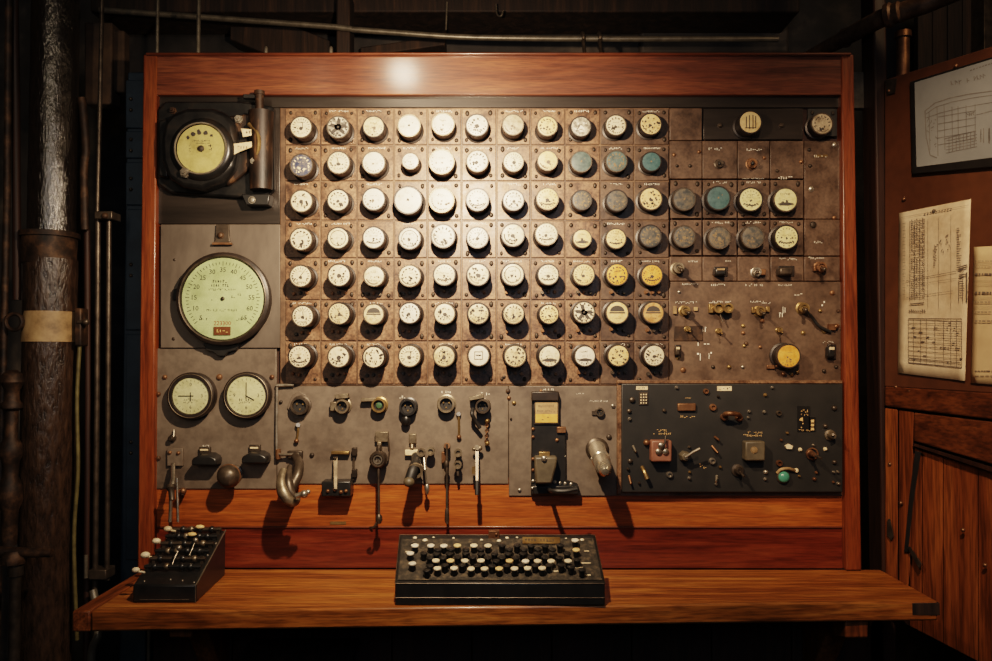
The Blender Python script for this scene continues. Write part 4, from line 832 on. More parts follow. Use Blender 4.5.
# ------------------------------------------------------------------ desk
dk = thing('desk_shelf', 'long oak desk shelf with a dark cleated left end in front of the control board', 'desk', (0, -.12, 0))
ql, qr = Zp(72,611.5,SHZ), Zp(938,601,SHZ); xl, xr = ql.x, qr.x
def yfx(x): return ql.y + (qr.y-ql.y)*(x-xl)/(xr-xl)
yf = yfx(0)
def slab(xa, xb, zt, zbm): 
    bm = bm_(); fr = [V(xa,yfx(xa),zt),V(xb,yfx(xb),zt),V(xb,yfx(xb),zbm),V(xa,yfx(xa),zbm)]
    hexa(bm, fr + [V(q.x,0,q.z) for q in fr]); return bm
obj('desk_top', slab(xl+.03, xr, SHZ, SHZ-.034), M['desk'], dk, bev=.004)
obj('end_cleat', slab(xl, xl+.0295, SHZ+.0008, SHZ-.034), M['desk_end'], dk, bev=.003)
bm = bm_(); box(bm, (xr-.046,yfx(xr)-.002,SHZ-.024), (xr+.002,yfx(xr)+.03,SHZ-.003)); obj('corner_iron', bm, M['beam'], dk, bev=.001)
for x in (-.55, .62):
    bm = bm_(); pts = [(0,0),(-.2,0),(-.2,-.03),(-.12,-.05),(-.05,-.14),(-.03,-.24),(0,-.25)]
    a = [bm.verts.new((x-.02, .0+p[0], SHZ-.035+p[1])) for p in pts]; b = [bm.verts.new((x+.02, .0+p[0], SHZ-.035+p[1])) for p in pts]
    bm.faces.new(a); bm.faces.new(b[::-1])
    for i in range(len(a)): bm.faces.new((a[i], a[(i+1) % len(a)], b[(i+1) % len(a)], b[i]))
    obj('bracket', bm, M['doorwood'], dk, bev=.003)
for i in range(9):
    x0 = xl + .02 + i*(xr-xl-.04)/9; bm = bm_(); box(bm, (x0+.001,.0,0), (x0+(xr-xl-.04)/9-.001,.03,SHZ-.035)); obj('lower_plank', bm, M['darkwood'], dk, bev=.002)

# ------------------------------------------------------------------ keyboard
kb = thing('keyboard', 'black typewriter-style keyboard with cream round keys in the middle of the desk', 'keyboard', (0, -.2, SHZ))
kf = B(394,604,.0); yF = yf + .004; yB = yF + .104
def KX(px, y): return CAM.x + (ray(px, 600).x)*(y-CAM.y)/ray(px, 600).y
x0, x1 = KX(395, yF), KX(605, yF); zf = SHZ + .0368
rB = ray(500, 535); zB = CAM.z + rB.z*(yB-CAM.y)/rB.y
bm = bm_()
xb0, xb1 = KX(399.5, yB), KX(595, yB)
hexa(bm, [V(x0,yF,zf),V(x1,yF,zf),V(x1,yF,SHZ),V(x0,yF,SHZ), V(xb0,yB,zB),V(xb1,yB,zB),V(xb1,yB,SHZ),V(xb0,yB,SHZ)]); obj('case', bm, M['black'], kb, bev=.002)
kz = lambda y: zf + (zB-zf)*(y-yF)/(yB-yF)
kn = V(0, -(zB-zf), (yB-yF)).normalized()
def K(px, py, h=0):             # point on the sloping key deck
    r = ray(px, py); p0 = V(0,yF,zf) + kn*h; tt = (p0-CAM).dot(kn)/r.dot(kn); return CAM + r*tt
M['kdeck'] = surf('worn_key_deck', [(.012,.011,.009), (.04,.034,.026), (.12,.09,.055)], .5, .3, 90, bump=.3)
bm = bm_(); hexa(bm, [K(402,539,.0015),K(593,538,.0015),K(602,580,.0015),K(398,580,.0015), K(402,539,-.003),K(593,538,-.003),K(602,580,-.003),K(398,580,-.003)]); obj('key_deck', bm, M['kdeck'], kb)
bm = bm_(); e = .0009
def edge(bm, a, b): tube(bm, [a, b], e, 6)
edge(bm, V(x0,yF,zf), V(x1,yF,zf)); edge(bm, V(x0,yF,zf), V(xb0,yB,zB)); edge(bm, V(x1,yF,zf), V(xb1,yB,zB)); edge(bm, V(xb0,yB,zB), V(xb1,yB,zB)); edge(bm, V(x0,yF,SHZ+.013), V(x1,yF,SHZ+.013)); obj('edge_strip', bm, M['dkmetal'], kb)
kax = V(0,-.22,.97).normalized()
UK = unit('key', 'black', lambda b: lathe(b, (0,0,0), kax, [(-.004,.0034),(.003,.0034),(.004,.0050),(.0115,.0056),(.0135,.0064)], 14))
UC = {}
for k in ('white','cream','yellow'): UC[k] = unit('key_cap', 'dial_'+k, lambda b: lathe(b, (0,0,0), kax, [(.0132,.0066),(.0150,.0066),(.0158,.0052),(.0160,.0004)], 16))
UC['dark'] = UC['white'].copy(); UC['dark'].materials[0] = M['black']
rk = random.Random(11)
KR = [(549.5, [(415,'w'),(431,'w'),(444,'w'),(457.5,'y'),(474,'c'),(488,'c'),(502,'d'),(517,'d'),(531,'d'),(545,'d'),(560,'d')]),
      (557.5, [(410.5,'w'),(424,'d'),(436.5,'d'),(449.5,'d'),(465.5,'d'),(481,'d'),(494.5,'d'),(508,'d'),(522.5,'d'),(537,'d'),(552,'d'),(567,'d')]),
      (565, [(436,'c'),(450.5,'y'),(465,'c'),(481,'c'),(496,'d'),(509.5,'y'),(525.5,'w'),(537.5,'c'),(551,'c'),(568,'c')]),
      (572.5, [(412.5,'w'),(437.5,'c'),(454,'c'),(471,'c'),(484.5,'c'),(499,'y'),(514.5,'c'),(527.5,'c'),(542,'c')]),
      (554, [(576,'y')]), (544.5, [(575,'w')]), (571, [(571,'d')]), (574,[(582,'d')]), (563.5,[(577,'d')]), (574.5,[(427,'d')]),
      (561.5, [(430,'d'),(443,'d'),(458,'d'),(473,'d'),(488,'d'),(502,'d'),(516,'d'),(531,'d'),(545,'d'),(559,'d')]),
      (569.5, [(430,'d'),(445,'d'),(462,'d'),(477.5,'d'),(492,'d'),(506.5,'d'),(521,'d'),(535,'d'),(549,'d'),(561,'d')]),
      (553.5, [(438,'d'),(451,'d'),(466,'d'),(481,'d'),(509.5,'d'),(524,'d'),(538,'d'),(552.5,'d')])]
names = {'w':'white','c':'cream','y':'yellow','d':'dark'}
for py, ks in KR:
    for px, c in ks:
        q = K(px, py + 3.5 + rk.uniform(-.4,.4) - (5 if (px, c) == (412.5,'w') else 0), .0)
        k = inst('key', UK, kb, q - kb.location); inst('key_cap', UC[names[c]], k)
bm = bm_()
for x, y, r in ((415,538,2.2),(425,540.5,2.8),(433.5,537.5,1.3),(453.5,538.2,1.5),(481.5,540,1.7),(499,541,2.4),(507,538,2),(517,537.5,1.3),(582,540,2.3),(566,538.5,1.2)): ball(bm, K(x,y,.002), r*S(.15), 10, (1,1,.7))
obj('pilot_button', bm, M['dial_cream'], kb)
bm = bm_(); hexa(bm, [K(522.5,537,.004),K(560,537,.004),K(560,543.5,.004),K(522.5,543.5,.004), K(522.5,537,.0),K(560,537,.0),K(560,543.5,.0),K(522.5,543.5,.0)]); ls = obj('label_strip', bm, M['brass'], kb)
kr = V(1,0,0); ku = kr.cross(kn)*-1; ku = V(0,yB-yF,zB-zf).normalized()
bm = bm_(); scrawl(bm, K(541,540,.0045), .060, .007, rng, kr, ku); obj('label_print', bm, M['ink'], ls, smooth=0)
bm = bm_()
for x, y, w in ((408,551.5,5),(586.5,551,5),(586,563,9),(579,567.5,7),(557.5,571,12),(588,575,5)): quad(bm, K(x,y,.0022), w*S(.2), 1.3*S(.2), kr, ku)
obj('deck_lettering', bm, M['label'], kb, smooth=0)
bm = bm_(); q = V(KX(494,yB), yB, zB); box(bm, q+V(-.010,-.008,-.006), q+V(.010,.006,.009)); ball(bm, q+V(.004,-.008,.003), .003, 8); obj('rear_clip', bm, M['copper'], kb, bev=.002)

# ------------------------------------------------------------------ lever box on the left of the desk
lb = thing('lever_box', 'black sloping lever box with cream knobs on the left end of the desk', 'lever box', (-.57, -.14, SHZ))
ya, yb = Zp(160,603,SHZ).y, -.045
ax0, ax1 = KX(132.5, ya), KX(196, ya); bx0, bx1 = KX(170, yb), KX(225, yb)
za = CAM.z + ray(160,585).z*(ya-CAM.y)/ray(160,585).y; zb = CAM.z + ray(200,530).z*(yb-CAM.y)/ray(200,530).y
bm = bm_(); hexa(bm, [V(ax0,ya,za),V(ax1,ya,za),V(ax1,ya,SHZ),V(ax0,ya,SHZ), V(bx0,yb,zb),V(bx1,yb,zb),V(bx1,yb,SHZ),V(bx0,yb,SHZ)]); obj('case', bm, M['black'], lb, bev=.003)
def LT(u, v, h=0):              # u across 0..1, v front 0 to back 1, h above the lid
    a = V(ax0,ya,za).lerp(V(bx0,yb,zb), v); b = V(ax1,ya,za).lerp(V(bx1,yb,zb), v); nn = V(0,-(zb-za),yb-ya).normalized()
    return a.lerp(b, u) + nn*h
for i, v in enumerate((.24,.38,.52,.66,.80,.94)):
    bm = bm_(); tube(bm, [LT(.04,v,.008), LT(.96,v,.008)], .0034, 8)
    for u in (.1,.9): box(bm, LT(u,v,0)+V(-.003,-.004,-.003), LT(u,v,.012)+V(.003,.004,0))
    r_ = obj('lever_bar', bm, M['dkmetal' if i % 2 else 'black'], lb)
    for k in range(4):
        bm = bm_(); u = .2+.19*k + rk.uniform(-.04,.04); lathe(bm, LT(u,v,.008), V(1,0,0), [(0,.005),(.002,.0062),(.005,.0062),(.007,.005)], 10); obj('cam', bm, M['socketmetal' if rk.random() < .35 else 'black'], r_)
for v, u, sz in ((.14,-.03,1),(.40,-.05,1.25),(.66,-.03,1.15),(.90,.02,1.15)):
    bm = bm_(); ball(bm, LT(u,v,.013), .0058*sz, 12, (1.2,1,.8)); cyl(bm, LT(u+.02,v,.010), LT(u+.14,v,.008), .0018); obj('end_knob', bm, M['dial_cream'], lb)
for u, v in ((.52,.78),(.58,.93)):
    bm = bm_(); ball(bm, LT(u,v,.014), .0068, 12, (1.3,.9,.6)); obj('oval_key', bm, M['dial_yellow'], lb)
for u, v in ((.5,.44),(.7,.58)):
    bm = bm_(); cyl(bm, LT(u-.05,v-.13,.006), LT(u,v,.022), .0011); obj('stick', bm, M['steel'], lb)
    bm = bm_(); ball(bm, LT(u,v,.023), .0052, 10); obj('stick_knob', bm, M['steel'], lb)
bm = bm_()
for u, v in ((.15,.05),(.55,.08),(.75,.06),(.95,.03),(.93,.5),(.96,.72)): ball(bm, LT(u,v,.001), .0022, 8)
obj('lid_screw', bm, M['steel'], lb)
bm = bm_(); tube(bm, [V(ax0+.012,ya-.0003,SHZ+.006), V(ax1-.012,ya-.0003,SHZ+.006)], .0005, 6); tube(bm, [V(ax1,ya,za), V(bx1,yb,zb)], .0012, 6); tube(bm, [V(ax1-.001,ya,SHZ+.001), V(ax1-.001,ya,za)], .0007, 6); obj('edge_strip', bm, M['conduit'], lb)

# ------------------------------------------------------------------ door and papers at right
def dpoly(bm, pts, o0, o1):
    a = [bm.verts.new(D(x, y, o1)) for x, y in pts]; b = [bm.verts.new(D(x, y, o0)) for x, y in pts]
    bm.faces.new(a); bm.faces.new(b[::-1]); n = len(a)
    for i in range(n): bm.faces.new((a[i], b[i], b[(i+1) % n], a[(i+1) % n]))
XR = 1045; XE = 1140
dr = bpy.data.objects.new('door_1', None); COL.objects.link(dr); dr.location = DP; dr['kind'] = 'structure'
def dpart(name, pts, o0, o1, mk, bev=.001):
    bm = bm_(); dpoly(bm, pts, o0, o1); return obj(name, bm, M[mk], dr, bev=bev, smooth=0)
dpart('upper_board', [(885,80),(XE,.3),(XE,402),(885,386)], -.02, 0, 'doorply')
dpart('middle_rail', [(885,386.3),(XE,402.3),(XE,438),(885,406)], -.02, .006, 'doorwood_x', .003)
dpart('back_board', [(885,406),(XE,438),(XE,765),(885,611)], -.03, -.02, 'darkwood')
dpart('door_stile', [(885,408),(898,409.5),(898,618),(885,611)], -.02, .002, 'doorwood', .002)
dpart('door_stile', [(899,410),(914,412),(910,570),(905,622),(899,618)], -.02, -.002, 'doorwood', .002)
dpart('sloping_rail', [(914,412.5),(XE,439.2),(XE,508),(914,441)], -.02, .003, 'doorwood_x', .003)
dpart('panel_bead', [(913,443),(XE,511.8),(XE,521.7),(913,446)], -.02, .006, 'darkwood', .001)
xs = [(910,922),(922.5,943),(943.5,978),(978.5,1020),(1020.5,1060),(1060.5,1100),(1100.5,1140)]
for i, (a, b) in enumerate(xs):
    f = lambda x: 447 + (x-913)*.33; g_ = lambda x: 613 + (x-885)*.52
    dpart('panel_plank', [(a,f(a)),(b,f(b)),(b,g_(b)),(a,g_(a))], -.02, -.010+.001*(i % 2), 'doorwood', .001)
dpart('hinge_strap', [(915,451),(921,452),(913,505),(908,552),(904,552),(909,500)], -.012, .004, 'rubber', .001)
dpart('latch_arm', [(907,548),(910,546),(922,564),(919,569)], -.01, .008, 'dkmetal', .002)
dpart('latch_arm', [(887,520),(890,518),(894,536),(891,541),(887,536)], -.01, .008, 'dkmetal', .002)
for x, y in ((956,66),(889,91),(896,387),(910,391),(890,464),(901,503),(963,530),(985,565),(904,199)):
    bm = bm_(); ball(bm, D(x,y,.003), .004, 10); obj('stud', bm, M['copper'], dr)
dpart('corner_bracket', [(885,80),(897,78),(895,93),(887,95)], 0, .004, 'dkmetal', .001)
# framed drawing
t = thing('framed_drawing', 'black-framed grey plan drawing hung at the top of the wooden door', 'framed drawing', D(950,120))
bm = bm_(); dpoly(bm, [(910,82),(XR,41),(XR,162),(912,174)], .0005, .010); obj('frame', bm, M['black'], t, bev=.001)
bm = bm_(); dpoly(bm, [(914.5,82.5),(1040,44.5),(1040,151.5),(916.5,167)], .008, .0105); sh = obj('sheet', bm, M['board'], t)
bm = bm_(); rl = random.Random(4)
def dl(bm, x0, y0, x1, y1, w=.35, off=.011):
    a, b = Vector((x0,y0)), Vector((x1,y1)); d = (b-a).normalized(); n = Vector((-d.y,d.x))*w
    bm.faces.new([bm.verts.new(D(*q, off)) for q in (a-n, b-n, b+n, a+n)])
def dline(bm, pts, w=.35, off=.011):
    for a, b in zip(pts, pts[1:]): dl(bm, *a, *b, w, off)
dline(bm, [(925,111),(935,103),(950,98),(970,94),(1000,90)], .5); dline(bm, [(926,114),(936,107),(952,102),(972,98),(1000,94)]); dline(bm, [(926,118),(940,113),(960,108),(1000,101)])
dline(bm, [(925,111),(926,135),(930,155),(937,158)], .5); dline(bm, [(929,112),(930,150)]); dline(bm, [(937,107),(938,156)]); dline(bm, [(944,104),(945,150)])
for y0 in (117,124,131,138,145): dl(bm, 938, y0, 976, y0-6.5)
for x0 in (952,958,966,975): dl(bm, x0, 104+(980-x0)*.1, x0+.3, 140)
dl(bm, 976, 115, 1000, 109); dl(bm, 944,139,975,131,.5)
for i in range(8): dl(bm, 949+3.6*i, 137-i*.8, 949+3.6*i, 152-i*.6)
for i in range(5): dl(bm, 946, 141+3*i, 977, 134.5+3*i)
for i in range(16):
    x = rl.uniform(926,936); y = rl.uniform(116,152); dl(bm, x, y, x+rl.uniform(-2,3), y+rl.uniform(-3,3))
for i in range(8): x = rl.uniform(978,990); dl(bm, x, rl.uniform(128,132), x, rl.uniform(138,145), .5)
for x, y in ((951,83),(955,82.5),(959,82),(967,80.5),(974,78.5),(977,77.5),(980,77),(983,76),(966,115),(969,114),(971,113.5),(973,113)): dl(bm, x, y-2.2, x+.4, y+2.2, .4); dl(bm, x, y+rl.choice((-2,0,2)), x+2.4, y+rl.choice((-2,0,2)), .35)
for x in range(970, 992, 3): dl(bm, x, 70.5-(x-970)*.33, x+2, 69.8-(x-970)*.33, .5)
obj('drawing_lines', bm, M['pencil'], sh, smooth=0)
# papers
def sheet(name, label, pts, mk, draw, group=None):
    t = thing(name, label, 'paper', D(pts[0][0], pts[0][1]), group)
    bm = bm_(); N = 10; M_ = 14; rg = random.Random(len(label)); grid = []
    c = [Vector(p) for p in pts]
    for j in range(M_+1):
        row = []
        for i in range(N+1):
            u, v = i/N, j/M_; q = c[0].lerp(c[1], u).lerp(c[3].lerp(c[2], u), v)
            off = .002 + .002*math.sin(3*u+2*v) *v + (.010*(v-.8)*5*u if v > .8 else 0)*.5 + .001*math.sin(9*v)
            row.append(bm.verts.new(D(q.x, q.y, max(.0012, off))))
        grid.append(row)
    for j in range(M_):
        for i in range(N): bm.faces.new((grid[j][i], grid[j][i+1], grid[j+1][i+1], grid[j+1][i]))
    p = obj('sheet', bm, M[mk], t); s_ = p.modifiers.new('thick', 'SOLIDIFY'); s_.thickness = .0004; s_.offset = 0
    bm = bm_(); draw(bm); obj('printed_lines', bm, M['print'], t, smooth=0)
    bm = bm_(); q = (c[0]+c[1])/2 + Vector((0,5)); lathe(bm, D(q.x,q.y,.002), DN, [(0,.003),(.004,.003),(.006,.001)], 10); obj('pin', bm, M['dkmetal'], t)
def draw1(bm):
    o = .0068; r = random.Random(8)
    Y = lambda u, v: (899 + 72*u, (213 + 160*v)*(1-u) + (199 + 182*v)*u)
    def L(u0,v0,u1,v1,w=.28): dl(bm, *Y(u0,v0), *Y(u1,v1), w, o)
    for v in [.66+.028*i for i in range(10)]: L(.13,v,.87,v,.25)
    for u in (.13,.2,.3,.38,.5,.62,.72,.8,.87): L(u,.66,u,.93,.22)
    L(.13,.66,.87,.66,.5); L(.13,.93,.87,.93,.5); L(.14,.90,.86,.905,.4)
    for i in range(22):
        v = .07+.022*i; L(.05,v,.09,v,.2); L(.16,v,.36,v-.002,.28)
        for u in (.17,.2,.24,.28,.32):
            if r.random() < .7: L(u,v-.014,u+.015,v-.004,.4)
    for u in (.15,.22,.29,.35): L(u,.06,u,.55,.2)
    for u in (.4,.55,.72): L(u,.07,u,.6,.12)
    L(.1,.425,.8,.39,.25); L(.1,.46,.8,.43,.15); L(.1,.53,.75,.5,.2); L(.15,.57,.35,.565,.6)
    for i in range(14): L(.47+.02*r.random(),.23+.009*i,.50+.03*r.random(),.228+.009*i,.4)
    for i in range(14): u = r.uniform(.52,.7); v = r.uniform(.15,.27); L(u,v,u+r.uniform(-.03,.03),v+r.uniform(-.015,.015),.35)
    for i in range(30): v = .15+.013*i; u = .80 if i < 18 else .84; L(u,v,u+r.uniform(.02,.07),v,.4)
    L(.82,.37,.95,.36,.6); L(.82,.38,.95,.37,.6); L(.83,.42,.94,.41,.6); L(.94,.40,.94,.56,.7); L(.83,.44,.83,.56,.3); L(.88,.44,.885,.56,.3)
    for i in range(8): L(.14+.03*i,.605+r.uniform(-.004,.004),.155+.03*i,.62,.5)
    for i in range(10): L(.35+.04*i,.035,.37+.04*i,.033,.5)
    for i in range(24): u = r.uniform(.15,.85); v = .67+.028*r.randint(0,8)+.014; L(u,v,u+r.uniform(.02,.05),v,.5)
    L(.03,.03,.97,.03,.12)
sheet('wiring_chart', 'large cream printed chart of tables and columns pinned to the wooden door', [(899,213),(971,199),(965,381),(898,373)], 'paper', draw1, 'papers on the door')
def draw2(bm):
    o = .0068; r = random.Random(9)
    for y, w in ((274,.9),(292.5,.9),(261,.3),(267,.3),(302,.5),(312,.5),(321,.6),(371,.5),(376,.4)):
        x = 975
        while x < 1030:
            k = r.uniform(1.5,4); dl(bm, x, y, x+k, y+.1, w, o); x += k + r.uniform(.6,1.5)
    for y in (264,281,285,298,307): dl(bm, 974, y, 1030, y, .15, o)
sheet('notice_sheet', 'yellowed notice sheet at the right edge beside the larger chart', [(974,247),(1035,244),(1035,388),(971,383)], 'paper2', draw2, 'papers on the door')

# wall woodwork above the door
t = thing('plank_partition', 'dark plank partition above the wooden door at upper right', 'partition', B(950,40,-.25))
for i in range(5):
    bm = bm_(); pbox(bm, 918+15*i, -30, 932.5+15*i, 90, -.27, -.25); obj('plank', bm, M['beam'], t, bev=.002)
bm = bm_(); pbox(bm, 984, -30, 996, 880, -.25, -.20); tag(obj('metal_post', bm, M['dkmetal'], None, B(990,20,-.22), bev=.002), 'dull metal post at the top right corner', 'post')
bm = bm_(); q = B(874,40,-.10); q2 = B(883,600,-.06); box(bm, (B(869,300,-.1).x,.06,0), (B(882,300,-.1).x,.12,B(875,-10,-.1).z+.2)); tag(obj('timber_post', bm, M['darkwood'], None, (q.x,.09,0), bev=.004), 'dark upright timber post between the control board and the door', 'post')
bm = bm_(); pbox(bm, 852, 72, 866, 108, -.13, -.11); tag(obj('wall_plate', bm, M['conduit'], None, B(859,90,-.12), bev=.001), 'small dull metal plate behind the top right corner of the board', 'plate')
t = thing('copper_pipe', 'short vertical copper pipe with a flanged top above the door', 'pipe', B(903,60,-.10))
bm = bm_(); cyl(bm, B(903,86,-.10), B(903,34,-.10), 6.2*S(-.1), 6.2*S(-.1), 18); obj('pipe', bm, M['copper'], t)
bm = bm_(); cyl(bm, B(903,38,-.10), B(903,32,-.10), 8*S(-.1), 8*S(-.1), 18); obj('flange', bm, M['copper'], t)
t = thing('rusty_pipe', 'large rusty pipe slanting up across the top right corner', 'pipe', B(870,22,-.14))
pts = [B(800,62,-.30), B(850,35,-.12), B(880,19,-.02), B(925,4,.04), B(985,-22,.10)]
bm = bm_(); tube(bm, pts, [6.5*S(-.2),8*S(-.2),8.5*S(-.15),9*S(-.1),10*S(-.1)], 16); obj('pipe', bm, M['rustpipe'], t)
bm = bm_(); dd = (pts[3]-pts[2]).normalized(); lathe(bm, B(884,17,-.01), dd, [(0,8*S()),(.004,12*S()),(.014,12.5*S()),(.018,10*S()),(.03,11*S()),(.034,8*S())], 18); obj('coupling', bm, M['rustpipe'], t)
bm = bm_(); lathe(bm, B(842,39,-.15), dd, [(0,8*S()),(.003,10.5*S()),(.012,10.5*S()),(.016,8*S())], 16); obj('coupling', bm, M['rustpipe'], t)

# ------------------------------------------------------------------ top background
bm = bm_(); pbox(bm, 90, -6, 800, 12, -.5, -.36); tag(obj('ceiling_beam', bm, M['beam'], None, B(450,4,-.4), bev=.004), 'sooty horizontal beam along the top behind the control board', 'beam')
bm = bm_(); pbox(bm, 336, -8, 350, 62, -.36, -.30); tag(obj('beam_post', bm, M['beam'], None, B(343,30,-.33), bev=.004), 'rough vertical wooden post above the board, left of centre', 'post')
def pipe_thing(name, label, pts, r, mk, cat='pipe', n=12):
    bm = bm_(); tube(bm, pts, r, n); return tag(obj(name, bm, M[mk], None, pts[0]), label, cat)
pipe_thing('conduit_tube', 'thin conduit running left from the wooden post above the board', [B(x,y,-.29) for x, y in ((100,10),(200,17),(335,27),(352,29))], 3*S(-.3), 'conduit')
t = thing('conduit_tube', 'pale conduit with two clips running right from the wooden post above the board', 'pipe', B(560,38,-.29))
bm = bm_(); tube(bm, spline([B(x,y,-.29) for x, y in ((352,29.5),(400,33),(460,37),(540,38.5),(640,39),(778,39))]), 3*S(-.3), 12); obj('tube', bm, M['conduit'], t)
for x in (583, 599.5):
    bm = bm_(); torus(bm, B(x,38,-.29), (1,0,.15), 5*S(-.3), 1.8*S(-.3), 18, 8); cyl(bm, B(x,40,-.28), B(x+2,56,-.27), 1.8*S(-.3)); obj('clip', bm, M['dkmetal'], t)
pipe_thing('thin_rod', 'thin dark vertical rod above the left end of the board', [B(158,-10,-.12), B(158,-10,-.12)*1 - V(0,0,B(158,-10,-.12).z)], 1.8*S(), 'conduit', 'rod')
pipe_thing('thin_rod', 'pale vertical rod right of the thinner one above the board', [B(199,-10,-.12), B(199,-10,-.12)*1 - V(0,0,B(199,-10,-.12).z)], 2.2*S(), 'conduit', 'rod')
pipe_thing('thin_rod', 'short hanging rod above the middle of the board', [B(447,2,-.34), B(446,30,-.34)], 1.2*S(), 'conduit', 'rod')
for x, lab_ in ((266,'left of the two small steel pegs on top of the board'),(331,'right of the two small steel pegs on top of the board')):
    bm = bm_(); lathe(bm, B(x,51.5,-.01), Z, [(-.004,2.2*S()),(.006,2*S()),(.010,1.2*S())], 10); tag(obj('steel_peg', bm, M['steel'], None, B(x,51,-.01)), lab_, 'peg', 'pegs on top of the board')
pipe_thing('black_hose', 'black hose sagging along the back wall above the board', spline([B(455,4,-.46), B(520,13,-.46), B(640,17,-.46), B(760,15,-.46), B(800,-8,-.46)]), 3.2*S(), 'rubber', 'hose')
t = thing('wall_hook', 'small pale wall hook on the back wall above the board', 'hook', B(498,12,-.34))
bm = bm_(); tube(bm, spline([B(496,4,-.32),B(497,14,-.32),B(501,16,-.31),B(503,11,-.31)]), 1.1*S(), 8); obj('hook', bm, M['steel'], t)
for x0, y0, x1, y1, w, lab_ in ((360,52,445,40,5,'rough dark plank slanting down behind the board, left of centre'),(230,20,330,60,20,'broad sooty plank on the back wall at upper left')):
    a, b = B(x0,y0,-.45), B(x1,y1,-.45); bm = bm_(); h = Z*w*S(-.45); hexa(bm, [a+h, b+h, b-h, a-h] + [q+V(0,.07,0) for q in (a+h, b+h, b-h, a-h)]); tag(obj('rough_plank', bm, M['beam'], None, a, bev=.003), lab_, 'plank')
bm = bm_(); pbox(bm, 400, -5, 720, 24, -.52, -.47); pbox(bm, 640, -5, 790, 54, -.52, -.49); tag(obj('sooty_sheet', bm, M['wall'], None, B(560,20,-.5), bev=.01), 'sooty sheet fixed to the back wall above the board', 'sheet')

# ------------------------------------------------------------------ left background
pr = S(-.02)
t = thing('tarred_pipe', 'thick glossy black tarred vertical pipe at the left edge', 'pipe', (B(53,300,-.02).x, .02, 0))
def vpipe(bm, px, y0, y1, r, d, n=24):
    x = B(px, 330, d).x; a = V(x, -d, B(px, y0, d).z); b = V(x, -d, B(px, y1, d).z); cyl(bm, a, b, r*S(d), r*S(d), n)
def roughen(bm, amp, seed, cuts=40):
    from mathutils import noise
    bmesh.ops.subdivide_edges(bm, edges=[e for e in bm.edges if abs(e.verts[0].co.z-e.verts[1].co.z) > .02], cuts=cuts)
    for v in bm.verts:
        n = noise.noise_vector(v.co*30 + V(seed,0,0)); v.co += V(n.x, n.y, 0)*amp
bm = bm_(); vpipe(bm, 50, -40, 240, 22, -.02, 30); roughen(bm, .0015, 3); obj('upper_length', bm, M['tar'], t)
bm = bm_(); vpipe(bm, 48, 235, 264, 25, -.02); vpipe(bm, 48, 233, 238, 27.5, -.02); roughen(bm, .003, 5, 6); obj('collar', bm, M['rust'], t)
bm = bm_(); x = B(50,330,-.02).x; cyl(bm, V(x,.02,0), V(x,.02,B(50,260,-.02).z), 24.5*S(-.02), 24.5*S(-.02), 30); roughen(bm, .0015, 9); obj('lower_length', bm, M['tar2'], t)
bm = bm_(); vpipe(bm, 50, 312, 342, 25.3, -.02, 30); roughen(bm, .002, 5, 6); obj('tan_band', bm, M['tagband'], t)['label'] = 'faded tan band'
bm = bm_(); pbox(bm, 74, 308, 81, 346, -.03, .0); obj('clamp', bm, M['rust'], t, bev=.003)
bm = bm_(); ball(bm, B(86,322,.0), 3.5*S(), 10); cyl(bm, B(78,322,0), B(87,322,0), 1.8*S()); obj('clamp_bolt', bm, M['dkmetal'], t)
pipe_thing('thin_pipe', 'thin brown pipe running up at the extreme left edge', [V(B(-6,700,.02).x,-.02,0), B(2,420,.02), B(7,200,.02), B(9,-20,.02)], 3.4*S(), 'rust')
pipe_thing('thin_pipe', 'slim dark pipe beside the tarred pipe at the left edge', [B(17,300,.0), B(16,100,.0), B(14,-20,.0)], 4*S(), 'darkwood')
t = thing('valve_stack', 'stack of corroded valve fittings at the left edge beside the tarred pipe', 'valve', B(10,430,.03))
bm = bm_(); prof = [(370,4),(374,9),(382,11),(390,7),(400,7),(404,10),(408,10),(411,6),(438,6),(444,10),(452,12),(462,8),(476,7),(486,11),(500,12),(510,8),(545,7)]
zb_ = B(11,545,.03).z; prof2 = [(B(11,y,.03).z - zb_, r*S(.03)) for y, r in prof[::-1]]
lathe(bm, V(B(11,450,.03).x,-.03,zb_), Z, prof2, 18); obj('body', bm, M['rust'], t)
bm = bm_(); torus(bm, B(14,322,.03), OUT, 8*S(), 2*S(), 20, 8); obj('hand_wheel', bm, M['rust'], t)
t = thing('pipe_bracket', 'rusty flanged pipe bracket with a standpipe at the lower left', 'bracket', B(15,560,.10))
bm = bm_(); a, b = B(-10,552,.10), B(52,553,.10); cyl(bm, a, b, 6*S(.05), 4*S(.05), 14); lathe(bm, B(14,557,.10), Z, [(-.012,11*S(.05)),(.0,12*S(.05)),(.012,8*S(.05))], 8); obj('arm', bm, M['rust'], t)
bm = bm_(); xx = B(15,600,.10).x; cyl(bm, V(xx,-.10,0), V(xx,-.10,B(15,560,.10).z), 5*S(.05), 5*S(.05), 14); lathe(bm, V(xx,-.10,B(15,572,.10).z), Z, [(-.006,7*S(.05)),(.012,7*S(.05))], 10); obj('standpipe', bm, M['dkmetal'], t)
bm = bm_(); pbox(bm, 84, 22, 112, 104, -.16, -.12); pbox(bm, 112, 30, 124, 92, -.16, -.13); tag(obj('canvas_board', bm, M['canvas'], None, B(103,60,-.14), bev=.004), 'stained brown canvas board hung behind the thin rods at upper left', 'board')
pipe_thing('tall_rod', 'single thin rod running up from the joint at upper left', [B(97,222,-.04), B(100,100,-.04), B(102.5,-20,-.04)], 2.2*S(), 'dkmetal', 'rod')
pipe_thing('tall_rod', 'left of the two long parallel rods beside the blue cabinet', [B(94,700,-.04), B(97,400,-.04), B(98,214,-.04)], 2.8*S(), 'dkmetal', 'rod')
